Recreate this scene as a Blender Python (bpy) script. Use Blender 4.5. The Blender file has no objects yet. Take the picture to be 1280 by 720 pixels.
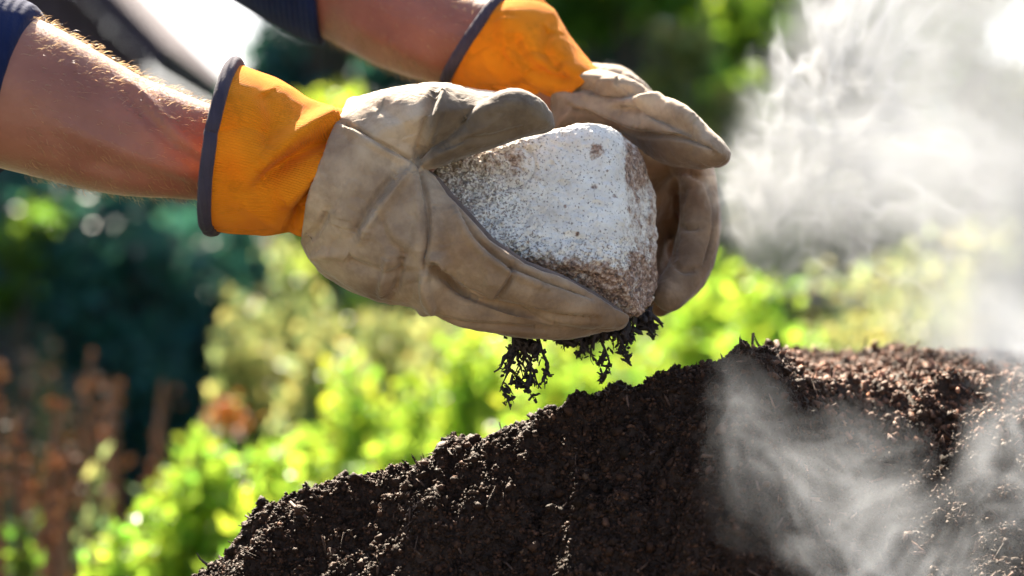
import bpy, bmesh, math, random
import numpy as np
from mathutils import Vector, Matrix, Euler

random.seed(7)
RNG = np.random.default_rng(7)
R = math.radians
C = bpy.context.scene.collection

# ------------------------------------------------------------------ camera frame
CAMZ = 1.0
D0 = 1.3            # distance of the hands
PXM = 0.0005        # metres per photo pixel at D0


def P(px, py, y=D0):
    s = PXM * y / D0
    return Vector(((px - 640) * s, y, CAMZ - (py - 360) * s))


def PA(pts, y=D0):
    return [P(a, b, y) for a, b in pts]


# ------------------------------------------------------------------ object helpers
def tag(o, label=None, cat=None, group=None, kind=None):
    if label: o['label'] = label
    if cat: o['category'] = cat
    if group: o['group'] = group
    if kind: o['kind'] = kind
    return o


def empty(name, loc, label, cat, group=None):
    o = bpy.data.objects.new(name, None)
    o.empty_display_size = 0.1
    o.location = loc
    C.objects.link(o)
    return tag(o, label, cat, group)


def mesh_np(name, verts, faces, mat=None, parent=None, smooth=True, uvs=None, cols=None):
    """verts (n,3) world coordinates, faces (m,k) int array of equal-sized polygons."""
    verts = np.asarray(verts, dtype=np.float32)
    faces = np.asarray(faces, dtype=np.int32)
    me = bpy.data.meshes.new(name)
    me.vertices.add(len(verts))
    me.vertices.foreach_set('co', verts.ravel())
    k = faces.shape[1]
    me.loops.add(faces.size)
    me.loops.foreach_set('vertex_index', faces.ravel())
    me.polygons.add(len(faces))
    me.polygons.foreach_set('loop_start', np.arange(0, faces.size, k, dtype=np.int32))
    me.polygons.foreach_set('loop_total', np.full(len(faces), k, dtype=np.int32))
    me.update(calc_edges=True)
    me.validate()
    me.polygons.foreach_set('use_smooth', np.full(len(me.polygons), smooth))
    if uvs is not None:
        uv = me.uv_layers.new(name='UVMap')
        idx = np.empty(len(me.loops), dtype=np.int32)
        me.loops.foreach_get('vertex_index', idx)
        uv.data.foreach_set('uv', np.asarray(uvs, dtype=np.float32)[idx].ravel())
    if cols is not None:
        ca = me.color_attributes.new('tint', 'FLOAT_COLOR', 'POINT')
        c4 = np.ones((len(verts), 4), dtype=np.float32)
        c4[:, :3] = cols
        ca.data.foreach_set('color', c4.ravel())
    if mat: me.materials.append(mat)
    o = bpy.data.objects.new(name, me)
    C.objects.link(o)
    if parent is not None:
        o.parent = parent
        o.matrix_parent_inverse = Matrix.Translation(-Vector(parent_world(parent)))
    return o


def parent_world(p):
    v = Vector(p.location)
    q = p.parent
    while q is not None:
        # meshes are made in world coordinates and carry their parent's inverse, so only Empties shift
        v = v + Vector(q.location) + q.matrix_parent_inverse.translation * 0
        if p.type == 'MESH':
            v = Vector((0, 0, 0))
            break
        p = q
        q = p.parent
    return v


# ------------------------------------------------------------------ SDF sculpting
class Grid:
    def __init__(s, lo, hi, h):
        s.lo = np.array(lo, dtype=np.float32)
        s.h = h
        s.n = tuple(int(math.ceil((hi[i] - lo[i]) / h)) + 1 for i in range(3))
        s.ax = [s.lo[i] + h * np.arange(s.n[i], dtype=np.float32) for i in range(3)]
        s.F = np.full(s.n, 0.05, dtype=np.float32)

    def sub(s, lo, hi):
        sl = []
        for i in range(3):
            a = max(0, int((lo[i] - s.lo[i]) / s.h))
            b = min(s.n[i], int((hi[i] - s.lo[i]) / s.h) + 2)
            sl.append(slice(a, max(a, b)))
        X = s.ax[0][sl[0]][:, None, None]
        Y = s.ax[1][sl[1]][None, :, None]
        Z = s.ax[2][sl[2]][None, None, :]
        return tuple(sl), X, Y, Z

    def union(s, sl, d, k=0.0):
        a = s.F[sl]
        if k > 0:
            h = np.clip(0.5 + 0.5 * (a - d) / k, 0, 1)
            s.F[sl] = a * (1 - h) + d * h - k * h * (1 - h)
        else:
            s.F[sl] = np.minimum(a, d)

    def capsule(s, a, b, ra, rb, k=0.0, flat=None):
        """round cone; flat=(axis index, factor) widens the distance along an axis."""
        a = np.array(a, dtype=np.float32); b = np.array(b, dtype=np.float32)
        m = max(ra, rb) * (1.0 if flat is None else max(1.0, flat[1])) + 0.05
        sl, X, Y, Z = s.sub(np.minimum(a, b) - m, np.maximum(a, b) + m)
        ba = b - a
        L = float(ba @ ba) + 1e-12
        px, py, pz = X - a[0], Y - a[1], Z - a[2]
        t = np.clip((px * ba[0] + py * ba[1] + pz * ba[2]) / L, 0, 1)
        dx, dy, dz = px - t * ba[0], py - t * ba[1], pz - t * ba[2]
        if flat is not None:
            if flat[0] == 0: dx = dx / flat[1]
            if flat[0] == 1: dy = dy / flat[1]
            if flat[0] == 2: dz = dz / flat[1]
        d = np.sqrt(dx * dx + dy * dy + dz * dz) - (ra + (rb - ra) * t)
        s.union(sl, d, k)

    def chain(s, pts, rs, k=0.0, flat=None):
        # resampled Catmull-Rom so that bends are round
        P_ = [Vector(p) for p in pts]
        out, ro = [], []
        n = len(P_)
        for i in range(n - 1):
            p0 = P_[max(i - 1, 0)]; p1 = P_[i]; p2 = P_[i + 1]; p3 = P_[min(i + 2, n - 1)]
            for j in range(4):
                t = j / 4
                out.append(0.5 * ((2 * p1) + (p2 - p0) * t + (2 * p0 - 5 * p1 + 4 * p2 - p3) * t * t + (3 * p1 - p0 - 3 * p2 + p3) * t ** 3))
                ro.append(rs[i] + (rs[i + 1] - rs[i]) * t)
        out.append(P_[-1]); ro.append(rs[-1])
        # collect the chain as one hard union first
        m = max(ro) + 0.05
        lo = np.min(np.array(out), axis=0) - m; hi = np.max(np.array(out), axis=0) + m
        sl, X, Y, Z = s.sub(lo, hi)
        D = None
        for a, b, ra, rb in zip(out[:-1], out[1:], ro[:-1], ro[1:]):
            ba = b - a; L = ba.length_squared + 1e-12
            px, py, pz = X - a.x, Y - a.y, Z - a.z
            t = np.clip((px * ba.x + py * ba.y + pz * ba.z) / L, 0, 1)
            dx, dy, dz = px - t * ba.x, py - t * ba.y, pz - t * ba.z
            if flat is not None:
                if flat[0] == 0: dx = dx / flat[1]
                if flat[0] == 1: dy = dy / flat[1]
                if flat[0] == 2: dz = dz / flat[1]
            d = np.sqrt(dx * dx + dy * dy + dz * dz) - (ra + (rb - ra) * t)
            D = d if D is None else np.minimum(D, d)
        s.union(sl, D, k)

    def ellipsoid(s, c, r, k=0.0, rot=None):
        c = Vector(c)
        m = max(r) + 0.05
        sl, X, Y, Z = s.sub([c[i] - m for i in range(3)], [c[i] + m for i in range(3)])
        x, y, z = X - c.x, Y - c.y, Z - c.z
        if rot is not None:
            M = Euler(rot).to_matrix().transposed()
            x, y, z = (M[0][0] * x + M[0][1] * y + M[0][2] * z, M[1][0] * x + M[1][1] * y + M[1][2] * z,
                       M[2][0] * x + M[2][1] * y + M[2][2] * z)
        k0 = np.sqrt((x / r[0]) ** 2 + (y / r[1]) ** 2 + (z / r[2]) ** 2)
        k1 = np.sqrt((x / r[0] ** 2) ** 2 + (y / r[1] ** 2) ** 2 + (z / r[2] ** 2) ** 2) + 1e-6
        s.union(sl, (k0 * (k0 - 1) / k1).astype(np.float32), k)

    def pillow(s, poly, yc, T, Rr, k=0.0, ref=None):
        """traced outline swollen to a rounded body. poly in photo px, yc function (X,Z)->depth or number,
        T half thickness, Rr distance over which it swells (m)."""
        ref = ref if ref is not None else (yc if not callable(yc) else D0)
        pts = np.array([[p.x, p.z] for p in PA(smooth_poly(poly), ref)], dtype=np.float32)
        lo2 = pts.min(0) - 0.03; hi2 = pts.max(0) + 0.03
        sl, X, Y, Z = s.sub([lo2[0], s.lo[1], lo2[1]], [hi2[0], s.ax[1][-1], hi2[1]])
        d2 = poly_sdf(X[:, 0, 0], Z[0, 0, :], pts)          # (nx,nz)
        si = np.clip(-d2 / Rr, 0, 1)
        hgt = T * np.sqrt(np.clip(1 - (1 - si) ** 2, 0, 1))
        y0 = yc(X, Z) if callable(yc) else yc
        d2b = d2[:, None, :]
        hh = hgt[:, None, :]
        dy = np.abs(Y - y0)
        inside = (dy - hh) * 0.7
        outside = np.sqrt(np.maximum(d2b, 0) ** 2 + dy ** 2)
        d = np.where(d2b > 0, outside, np.maximum(inside, -np.maximum(-d2b, 0) - T))
        s.union(sl, d.astype(np.float32), k)

    def cut(s, d):
        s.F = np.maximum(s.F, d)

    def mesh(s):
        return surface_nets(s.F, s.lo, s.h)


def smooth_poly(pts, n=6, closed=True):
    pts = [np.array(p, dtype=float) for p in pts]
    N = len(pts); out = []
    rng = range(N if closed else N - 1)
    for i in rng:
        p0, p1, p2, p3 = (pts[(i - 1) % N] if closed or i > 0 else pts[0]), pts[i], pts[(i + 1) % N], (pts[(i + 2) % N] if closed or i + 2 < N else pts[-1])
        for j in range(n):
            t = j / n
            out.append(0.5 * ((2 * p1) + (p2 - p0) * t + (2 * p0 - 5 * p1 + 4 * p2 - p3) * t * t + (3 * p1 - p0 - 3 * p2 + p3) * t ** 3))
    if not closed: out.append(pts[-1])
    return out


def seg_dist(X, Z, a, b):
    bx, bz = b[0] - a[0], b[1] - a[1]
    L = bx * bx + bz * bz + 1e-12
    t = np.clip(((X - a[0]) * bx + (Z - a[1]) * bz) / L, 0, 1)
    return np.sqrt((X - a[0] - t * bx) ** 2 + (Z - a[1] - t * bz) ** 2)


def poly_sdf(xs, zs, pts):
    X = xs[:, None]; Z = zs[None, :]
    d = np.full((len(xs), len(zs)), 1e9, dtype=np.float32)
    ins = np.zeros(d.shape, dtype=bool)
    n = len(pts)
    for i in range(n):
        a = pts[i]; b = pts[(i + 1) % n]
        d = np.minimum(d, seg_dist(X, Z, a, b))
        if a[1] != b[1]:
            cond = ((a[1] > Z) != (b[1] > Z))
            xi = (b[0] - a[0]) * (Z - a[1]) / (b[1] - a[1]) + a[0]
            ins ^= cond & (X < xi)
    return np.where(ins, -d, d).astype(np.float32)


def surface_nets(F, lo, h):
    nx, ny, nz = F.shape
    S = F < 0
    cx, cy, cz = nx - 1, ny - 1, nz - 1
    cnt = np.zeros((cx, cy, cz), dtype=np.uint8)
    for i in (0, 1):
        for j in (0, 1):
            for k in (0, 1):
                cnt += S[i:i + cx, j:j + cy, k:k + cz]
    act = (cnt > 0) & (cnt < 8)
    I, J, K = np.nonzero(act)
    idx = np.full(act.shape, -1, dtype=np.int32)
    idx[I, J, K] = np.arange(len(I))
    acc = np.zeros((len(I), 3), dtype=np.float32)
    num = np.zeros(len(I), dtype=np.float32)
    corners = [(i, j, k) for i in (0, 1) for j in (0, 1) for k in (0, 1)]
    for c0 in corners:
        for a in range(3):
            if c0[a] == 1: continue
            c1 = list(c0); c1[a] = 1
            f0 = F[I + c0[0], J + c0[1], K + c0[2]]
            f1 = F[I + c1[0], J + c1[1], K + c1[2]]
            m = (f0 < 0) != (f1 < 0)
            den = np.where(m, f0 - f1, 1.0)
            t = np.where(m, f0 / den, 0)
            p = np.zeros((len(I), 3), dtype=np.float32)
            p[:] = c0
            p[:, a] += t
            acc += p * m[:, None]
            num += m
    V = (np.stack([I, J, K], 1) + acc / num[:, None]) * h + lo
    quads = []
    for a in range(3):
        sl0 = [slice(None)] * 3; sl1 = [slice(None)] * 3
        sl0[a] = slice(0, -1); sl1[a] = slice(1, None)
        s0 = S[tuple(sl0)]; s1 = S[tuple(sl1)]
        m = s0 != s1
        b, c = (a + 1) % 3, (a + 2) % 3
        m2 = m.copy()
        for ax in (b, c):
            e = [slice(None)] * 3; e[ax] = 0; m2[tuple(e)] = False
            e[ax] = m2.shape[ax] - 1; m2[tuple(e)] = False
        q = np.stack(np.nonzero(m2), 1)
        if len(q) == 0: continue

        def cell(db, dc):
            t = q.copy(); t[:, b] += db; t[:, c] += dc
            return idx[t[:, 0], t[:, 1], t[:, 2]]
        Q = np.stack([cell(-1, -1), cell(0, -1), cell(0, 0), cell(-1, 0)], 1)
        inner = s0[m2]
        Q[~inner] = Q[~inner][:, ::-1]
        quads.append(Q)
    Q = np.concatenate(quads)
    Q = Q[(Q >= 0).all(1)]
    return V.astype(np.float32), Q


def subdiv(V, Q):
    E = np.concatenate([Q[:, [0, 1]], Q[:, [1, 2]], Q[:, [2, 3]], Q[:, [3, 0]]])
    Es = np.sort(E, axis=1)
    key = Es[:, 0].astype(np.int64) * len(V) + Es[:, 1]
    u, inv = np.unique(key, return_inverse=True)
    a = (u // len(V)).astype(int); b = (u % len(V)).astype(int)
    em = (V[a] + V[b]) / 2; fm = V[Q].mean(1)
    n0 = len(V); n1 = n0 + len(em); m = len(Q)
    e = inv.reshape(4, m) + n0
    f = np.arange(m) + n1
    W = np.concatenate([V, em, fm])
    R_ = np.concatenate([np.stack([Q[:, 0], e[0], f, e[3]], 1), np.stack([e[0], Q[:, 1], e[1], f], 1), np.stack([f, e[1], Q[:, 2], e[2]], 1), np.stack([e[3], f, e[2], Q[:, 3]], 1)])
    return W.astype(np.float32), R_.astype(np.int32)


def crumple(V, sc, sharp=5.0):
    """network of sharp folds: 0 on flats, up to 1 in the creases"""
    n = fbm(V * sc + 1.3 * fbm(V * sc * .5 + 31, 2)[:, None], 2)
    return (1 - np.clip(np.abs(n) * 2.2, 0, 1)) ** sharp


def vnormals(V, Q):
    n = np.cross(V[Q[:, 2]] - V[Q[:, 0]], V[Q[:, 3]] - V[Q[:, 1]])
    N = np.zeros_like(V)
    for i in range(4): np.add.at(N, Q[:, i], n)
    return N / (np.linalg.norm(N, axis=1, keepdims=True) + 1e-12)


def relax(V, Q, it=2, f=0.5):
    E = np.concatenate([Q[:, [0, 1]], Q[:, [1, 2]], Q[:, [2, 3]], Q[:, [3, 0]]])
    for _ in range(it):
        A = np.zeros_like(V); c = np.zeros(len(V), dtype=np.float32)
        np.add.at(A, E[:, 0], V[E[:, 1]]); np.add.at(c, E[:, 0], 1)
        np.add.at(A, E[:, 1], V[E[:, 0]]); np.add.at(c, E[:, 1], 1)
        V = V * (1 - f) + f * A / np.maximum(c, 1)[:, None]
    return V


# value noise in numpy (3-D, tiled lattice)
_LAT = RNG.random((64, 64, 64), dtype=np.float32)


def vnoise(p):
    p = np.asarray(p, dtype=np.float32)
    i = np.floor(p).astype(int); f = p - i
    f = f * f * (3 - 2 * f)
    i &= 63; j = (i + 1) & 63
    def L(a, b, c): return _LAT[a, b, c]
    x0, y0, z0 = i[..., 0], i[..., 1], i[..., 2]; x1, y1, z1 = j[..., 0], j[..., 1], j[..., 2]
    fx, fy, fz = f[..., 0], f[..., 1], f[..., 2]
    a = L(x0, y0, z0) * (1 - fx) + L(x1, y0, z0) * fx
    b = L(x0, y1, z0) * (1 - fx) + L(x1, y1, z0) * fx
    c = L(x0, y0, z1) * (1 - fx) + L(x1, y0, z1) * fx
    d = L(x0, y1, z1) * (1 - fx) + L(x1, y1, z1) * fx
    return (a * (1 - fy) + b * fy) * (1 - fz) + (c * (1 - fy) + d * fy) * fz


def fbm(p, oct=4, gain=0.5):
    p = np.asarray(p, dtype=np.float32)
    s = 0; a = 1; t = 0
    for o in range(oct):
        s = s + a * vnoise(p * (2 ** o) + 17.3 * o); t += a; a *= gain
    return s / t * 2 - 1


def crease(V, N, lines, front=None, ref=D0, facing=0.15):
    """push vertices that face the camera along their normals: lines = (px polyline, depth m, width px); + raises."""
    s = PXM * V[:, 1] / D0
    X = V[:, 0] / s + 640; Z = 360 - (V[:, 2] - CAMZ) / s
    fac = np.clip((-N[:, 1] - facing) / 0.3, 0, 1)
    D = np.zeros(len(V), dtype=np.float32)
    for pts, dep, w in lines:
        sp = smooth_poly(pts, 5, closed=False) if len(pts) > 2 else [np.array(q, float) for q in pts]
        n = len(sp) - 1
        d = np.full(len(V), 1e9)
        T = np.zeros(len(V))
        for i in range(n):
            di = seg_dist(X, Z, sp[i], sp[i + 1])
            T = np.where(di < d, (i + 0.5) / n, T)
            d = np.minimum(d, di)
        taper = np.clip(np.minimum(T, 1 - T) * 5 + 0.25, 0, 1)
        D += 1.75 * dep * np.exp(-(d / w) ** 2) * taper
    return V + N * (D * fac)[:, None]


# ------------------------------------------------------------------ materials
def mat(name):
    m = bpy.data.materials.new(name)
    m.use_nodes = True
    nt = m.node_tree
    for n in list(nt.nodes): nt.nodes.remove(n)
    out = nt.nodes.new('ShaderNodeOutputMaterial')
    return m, nt, out


def nd(nt, typ, **kw):
    n = nt.nodes.new(typ)
    for k, v in kw.items():
        if k == 'inp':
            for a, b in v.items(): n.inputs[a].default_value = b
        else: setattr(n, k, v)
    return n


def ramp(nt, fac, stops, interp='LINEAR'):
    r = nt.nodes.new('ShaderNodeValToRGB')
    r.color_ramp.interpolation = interp
    e = r.color_ramp.elements
    while len(e) > 1: e.remove(e[-1])
    e[0].position = stops[0][0]; e[0].color = (*stops[0][1], 1)
    for p, c in stops[1:]:
        q = e.new(p); q.color = (*c, 1)
    nt.links.new(fac, r.inputs[0])
    return r.outputs[0]


def noise(nt, co, scale, detail=4, rough=0.55, dist=0.0):
    n = nd(nt, 'ShaderNodeTexNoise', inp={'Scale': scale, 'Detail': detail, 'Roughness': rough, 'Distortion': dist})
    nt.links.new(co, n.inputs['Vector'])
    return n.outputs['Fac']


def g(v): return (v, v, v)


def mixc(nt, fac, a, b, mode='MIX'):
    m = nd(nt, 'ShaderNodeMix', data_type='RGBA', blend_type=mode)
    for s, v in ((0, fac), (6, a), (7, b)):
        if hasattr(v, 'is_linked') or isinstance(v, bpy.types.NodeSocket): nt.links.new(v, m.inputs[s])
        elif s == 0: m.inputs[0].default_value = v
        else: m.inputs[s].default_value = (*v, 1)
    return m.outputs[2]


def math_(nt, op, a, b=None, clamp=False):
    m = nd(nt, 'ShaderNodeMath', operation=op); m.use_clamp = clamp
    for i, v in enumerate((a, b)):
        if v is None: continue
        if isinstance(v, bpy.types.NodeSocket): nt.links.new(v, m.inputs[i])
        else: m.inputs[i].default_value = v
    return m.outputs[0]


def principled(nt, out, color, rough=0.6, **kw):
    b = nt.nodes.new('ShaderNodeBsdfPrincipled')
    if isinstance(color, bpy.types.NodeSocket): nt.links.new(color, b.inputs['Base Color'])
    else: b.inputs['Base Color'].default_value = (*color, 1)
    if isinstance(rough, bpy.types.NodeSocket): nt.links.new(rough, b.inputs['Roughness'])
    else: b.inputs['Roughness'].default_value = rough
    for k, v in kw.items():
        b.inputs[k.replace('_', ' ')].default_value = v
    nt.links.new(b.outputs[0], out.inputs['Surface'])
    return b


def bump(nt, bsdf, h, strength=0.3, dist=0.001):
    b = nd(nt, 'ShaderNodeBump', inp={'Strength': strength, 'Distance': dist})
    nt.links.new(h, b.inputs['Height'])
    nt.links.new(b.outputs[0], bsdf.inputs['Normal'])
    return b


def objco(nt):
    return nt.nodes.new('ShaderNodeTexCoord').outputs['Object']


def leather_mat():
    m, nt, out = mat('leather')
    co = objco(nt)
    big = noise(nt, co, 22, 4)
    fine = noise(nt, co, 260, 3)
    col = ramp(nt, big, [(0.32, (0.32, 0.22, 0.14)), (0.5, (0.45, 0.33, 0.22)), (0.68, (0.56, 0.425, 0.295))])
    dirt = ramp(nt, noise(nt, co, 40, 6, 0.7), [(0.42, g(0)), (0.62, g(1))])
    col = mixc(nt, math_(nt, 'MULTIPLY', dirt, 0.5), col, (0.16, 0.10, 0.065))
    # dry pale scuffs
    sc = ramp(nt, noise(nt, co, 60, 6, 0.7), [(0.62, g(0)), (0.75, g(1))])
    col = mixc(nt, math_(nt, 'MULTIPLY', sc, 0.3), col, (0.45, 0.38, 0.3))
    b = principled(nt, out, col, 0.78)
    b.inputs['Specular IOR Level'].default_value = 0.3
    b.inputs['Sheen Weight'].default_value = 0.3; b.inputs['Sheen Roughness'].default_value = 0.35
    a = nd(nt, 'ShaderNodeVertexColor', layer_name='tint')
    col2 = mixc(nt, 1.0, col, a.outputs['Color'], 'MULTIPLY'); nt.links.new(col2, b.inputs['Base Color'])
    h = math_(nt, 'ADD', math_(nt, 'MULTIPLY', fine, 0.35), math_(nt, 'MULTIPLY', noise(nt, co, 170, 6, 0.65, 0.8), .7))
    bump(nt, b, h, 0.5, 0.0016)
    return m


def cloth_mat(name, c1, c2, rib=0, ribscale=90, transl=0.0):
    m, nt, out = mat(name)
    tc = nt.nodes.new('ShaderNodeTexCoord')
    co = tc.outputs['Object']
    n1 = noise(nt, co, 30, 5)
    col = ramp(nt, n1, [(0.3, c1), (0.7, c2)])
    if rib:
        col = mixc(nt, math_(nt, 'MULTIPLY', ramp(nt, noise(nt, co, 55, 5, 0.7), [(0.5, g(0)), (0.68, g(1))]), 0.3), col, tuple(x * 0.38 for x in c1))
    b = principled(nt, out, col, 0.9)
    b.inputs['Specular IOR Level'].default_value = 0.15
    b.inputs['Sheen Weight'].default_value = 0.05
    w = nd(nt, 'ShaderNodeTexWave', inp={'Scale': ribscale, 'Distortion': 0.6, 'Detail': 1.0, 'Detail Scale': 1.0})
    w.bands_direction = 'X'
    nt.links.new(tc.outputs['UV'] if rib == 1 else co, w.inputs['Vector'])
    h = math_(nt, 'ADD', math_(nt, 'MULTIPLY', w.outputs['Fac'], 0.8), math_(nt, 'MULTIPLY', noise(nt, co, 500, 2), 0.6))
    bump(nt, b, h, 0.6, 0.0010 if rib == 1 else 0.0012)
    if transl:
        t = nt.nodes.new('ShaderNodeBsdfTranslucent'); nt.links.new(col, t.inputs['Color'])
        mx = nd(nt, 'ShaderNodeMixShader', inp={0: transl})
        nt.links.new(b.outputs[0], mx.inputs[1]); nt.links.new(t.outputs[0], mx.inputs[2])
        nt.links.new(mx.outputs[0], out.inputs['Surface'])
    return m


def skin_mat():
    m, nt, out = mat('skin')
    co = objco(nt)
    col = ramp(nt, noise(nt, co, 18, 5, 0.6), [(0.3, (0.23, 0.082, 0.052)), (0.55, (0.31, 0.120, 0.078)), (0.75, (0.37, 0.16, 0.105))])
    sp = ramp(nt, noise(nt, co, 190, 3, 0.6), [(0.62, g(0)), (0.72, g(1))])
    col = mixc(nt, math_(nt, 'MULTIPLY', sp, 0.35), col, (0.30, 0.10, 0.07))
    b = principled(nt, out, col, 0.48)
    b.inputs['Subsurface Weight'].default_value = 0.12
    b.inputs['Subsurface Radius'].default_value = (0.012, 0.004, 0.002)
    b.inputs['Subsurface Scale'].default_value = 0.6
    b.inputs['Sheen Weight'].default_value = 1.0; b.inputs['Sheen Roughness'].default_value = 0.3; b.inputs['Sheen Tint'].default_value = (1, .9, .8, 1)
    v = nd(nt, 'ShaderNodeTexVoronoi', inp={'Scale': 420.0})
    nt.links.new(co, v.inputs['Vector'])
    h = math_(nt, 'ADD', math_(nt, 'MULTIPLY', v.outputs['Distance'], 0.8), math_(nt, 'MULTIPLY', noise(nt, co, 160, 5, 0.7), 0.8))
    bump(nt, b, h, 0.3, 0.0006)
    return m


def plain(name, col, rough=0.7, var=0.25, scale=12, bumpd=0.0, **kw):
    m, nt, out = mat(name)
    co = objco(nt)
    c = ramp(nt, noise(nt, co, scale, 5), [(0.3, tuple(x * (1 - var) for x in col)), (0.7, tuple(min(1, x * (1 + var)) for x in col))])
    b = principled(nt, out, c, rough, **kw)
    if bumpd: bump(nt, b, noise(nt, co, scale * 6, 5, 0.65), 0.6, bumpd)
    return m


def leaf_mat(name, col, tr, transl=0.5, rough=0.35, var=0.3, spec=0.5):
    m, nt, out = mat(name)
    a = nd(nt, 'ShaderNodeVertexColor', layer_name='tint')
    c = mixc(nt, 1.0, a.outputs['Color'], col, 'MULTIPLY')
    ct = mixc(nt, 1.0, a.outputs['Color'], tr, 'MULTIPLY')
    b = principled(nt, out, c, rough)
    b.inputs['Specular IOR Level'].default_value = spec
    t = nt.nodes.new('ShaderNodeBsdfTranslucent'); nt.links.new(ct, t.inputs['Color'])
    mx = nd(nt, 'ShaderNodeMixShader', inp={0: transl})
    nt.links.new(b.outputs[0], mx.inputs[1]); nt.links.new(t.outputs[0], mx.inputs[2])
    nt.links.new(mx.outputs[0], out.inputs['Surface'])
    return m


def block_mat():
    m, nt, out = mat('crusted_block')
    co = objco(nt)
    a = nd(nt, 'ShaderNodeVertexColor', layer_name='tint')      # r: brownness, g: graininess
    sep = nt.nodes.new('ShaderNodeSeparateColor'); nt.links.new(a.outputs['Color'], sep.inputs[0])
    base = ramp(nt, noise(nt, co, 70, 5, 0.6), [(0.3, (0.66, 0.60, 0.53)), (0.6, (0.85, 0.81, 0.74)), (0.75, (0.90, 0.87, 0.81))])
    tan = ramp(nt, noise(nt, co, 320, 4, 0.7), [(0.38, (0.07, 0.035, 0.025)), (0.52, (0.30, 0.17, 0.11)), (0.66, (0.62, 0.50, 0.40))])
    # speckle threshold shifts with graininess
    sp = noise(nt, co, 620, 2, 0.6)
    th = math_(nt, 'ADD', sp, math_(nt, 'MULTIPLY', sep.outputs[1], 0.17))
    spk = ramp(nt, th, [(0.61, g(0)), (0.70, g(0.85))])
    sp2 = noise(nt, co, 110, 4, 0.75)
    th2 = math_(nt, 'ADD', sp2, math_(nt, 'MULTIPLY', sep.outputs[0], 0.40))
    st = ramp(nt, th2, [(0.66, g(0)), (0.86, g(.92))])
    c = mixc(nt, spk, base, (0.24, 0.19, 0.16))
    c = mixc(nt, st, c, tan)
    b = principled(nt, out, c, 0.9)
    b.inputs['Specular IOR Level'].default_value = 0.25
    h = math_(nt, 'ADD', noise(nt, co, 330, 3, 0.6), math_(nt, 'MULTIPLY', noise(nt, co, 90, 4, 0.65), 1.5))
    bump(nt, b, h, 0.7, 0.0016)
    return m


def compost_mat(name='compost', k=1.0):
    m, nt, out = mat(name)
    co = objco(nt)
    a = nd(nt, 'ShaderNodeVertexColor', layer_name='tint')
    c = ramp(nt, noise(nt, co, 140, 5, 0.7), [(0.3, (0.016 * k, 0.009 * k, 0.007 * k)), (0.6, (0.048 * k, 0.027 * k, 0.019 * k)), (0.8, (0.15 * k, 0.092 * k, 0.062 * k))])
    c = mixc(nt, 1.0, a.outputs['Color'], c, 'MULTIPLY')
    b = principled(nt, out, c, 0.6)
    b.inputs['Specular IOR Level'].default_value = 0.25
    b.inputs['Specular Tint'].default_value = (1, .8, .6, 1)
    bump(nt, b, noise(nt, co, 900, 4, 0.7), 0.8, 0.0012)
    return m


def tints(rng, n, lo=0.5, hi=1.4, hue=0.18):
    v = rng.uniform(lo, hi, (n, 1)); h = rng.normal(0, hue, (n, 1))
    return np.clip(v * np.concatenate([1 + h, np.ones((n, 1)), 1 - h * .5], 1), 0, 3)


M_LEATHER = leather_mat()
M_ORANGE = cloth_mat('orange_cloth', (0.86, 0.235, 0.006), (0.95, 0.31, 0.012), rib=1, ribscale=62, transl=0.1)
M_BINDING = cloth_mat('binding_cloth', (0.035, 0.03, 0.05), (0.07, 0.06, 0.085), rib=0)
M_NAVY = cloth_mat('navy_knit', (0.006, 0.012, 0.05), (0.012, 0.024, 0.085), rib=2, ribscale=70)
M_DENIM = plain('trouser_cloth', (0.06, 0.07, 0.09), 0.9, bumpd=0.002)
M_BOOT = plain('boot_rubber', (0.03, 0.045, 0.03), 0.45)
M_SKIN = skin_mat()
M_HAIR = plain('hair', (0.07, 0.04, 0.025), 0.5, scale=60, bumpd=0.004)
M_ARMHAIR = leaf_mat('arm_hair', (0.50, 0.33, 0.18), (0.75, 0.52, 0.30), 0.6, rough=0.3)
M_BLOCK = block_mat()
M_COMPOST = compost_mat('compost', 0.8)
M_CRUMB = compost_mat('compost_crumbs', 0.75)
M_ROOT = plain('root', (0.022, 0.012, 0.010), 0.7, scale=200)

# ------------------------------------------------------------------ the gloves (front and back)
# skeletons in photo px + depth
F_FINGERS = [  # (px, py, depth), radius px
    ([(500, 250, 1.264), (558, 294, 1.252), (605, 326, 1.247), (650, 354, 1.249), (705, 376, 1.258), (772, 396, 1.280)], [52, 46, 38, 31.5, 28, 16]),
    ([(515, 325, 1.278), (566, 373, 1.262), (640, 396, 1.262), (710, 401, 1.276), (772, 399, 1.300)], [48, 28, 26, 23, 15]),
    ([(500, 310, 1.300), (562, 366, 1.296), (640, 392, 1.303), (712, 397, 1.318), (760, 392, 1.335)], [48, 32, 29, 25, 20]),
    ([(500, 290, 1.320), (555, 352, 1.332), (630, 378, 1.340), (700, 388, 1.350)], [46, 30, 26, 20]),
]
F_PALM = [(340, 290), (330, 200), (380, 118), (424, 136), (465, 117), (520, 107), (562, 106), (600, 116), (640, 128), (600, 165), (560, 190), (526, 206), (552, 236), (584, 276), (594, 312),
          (584, 346), (562, 380), (530, 395), (514, 383), (462, 373), (405, 345), (383, 322), (370, 302)]
F_THUMB = [(522, 206), (540, 186), (566, 168), (585, 148), (603, 128), (628, 114), (655, 113), (678, 124), (691, 142), (694, 157), (683, 165), (655, 172), (620, 184),
           (585, 196), (552, 207), (530, 210)]

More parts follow.
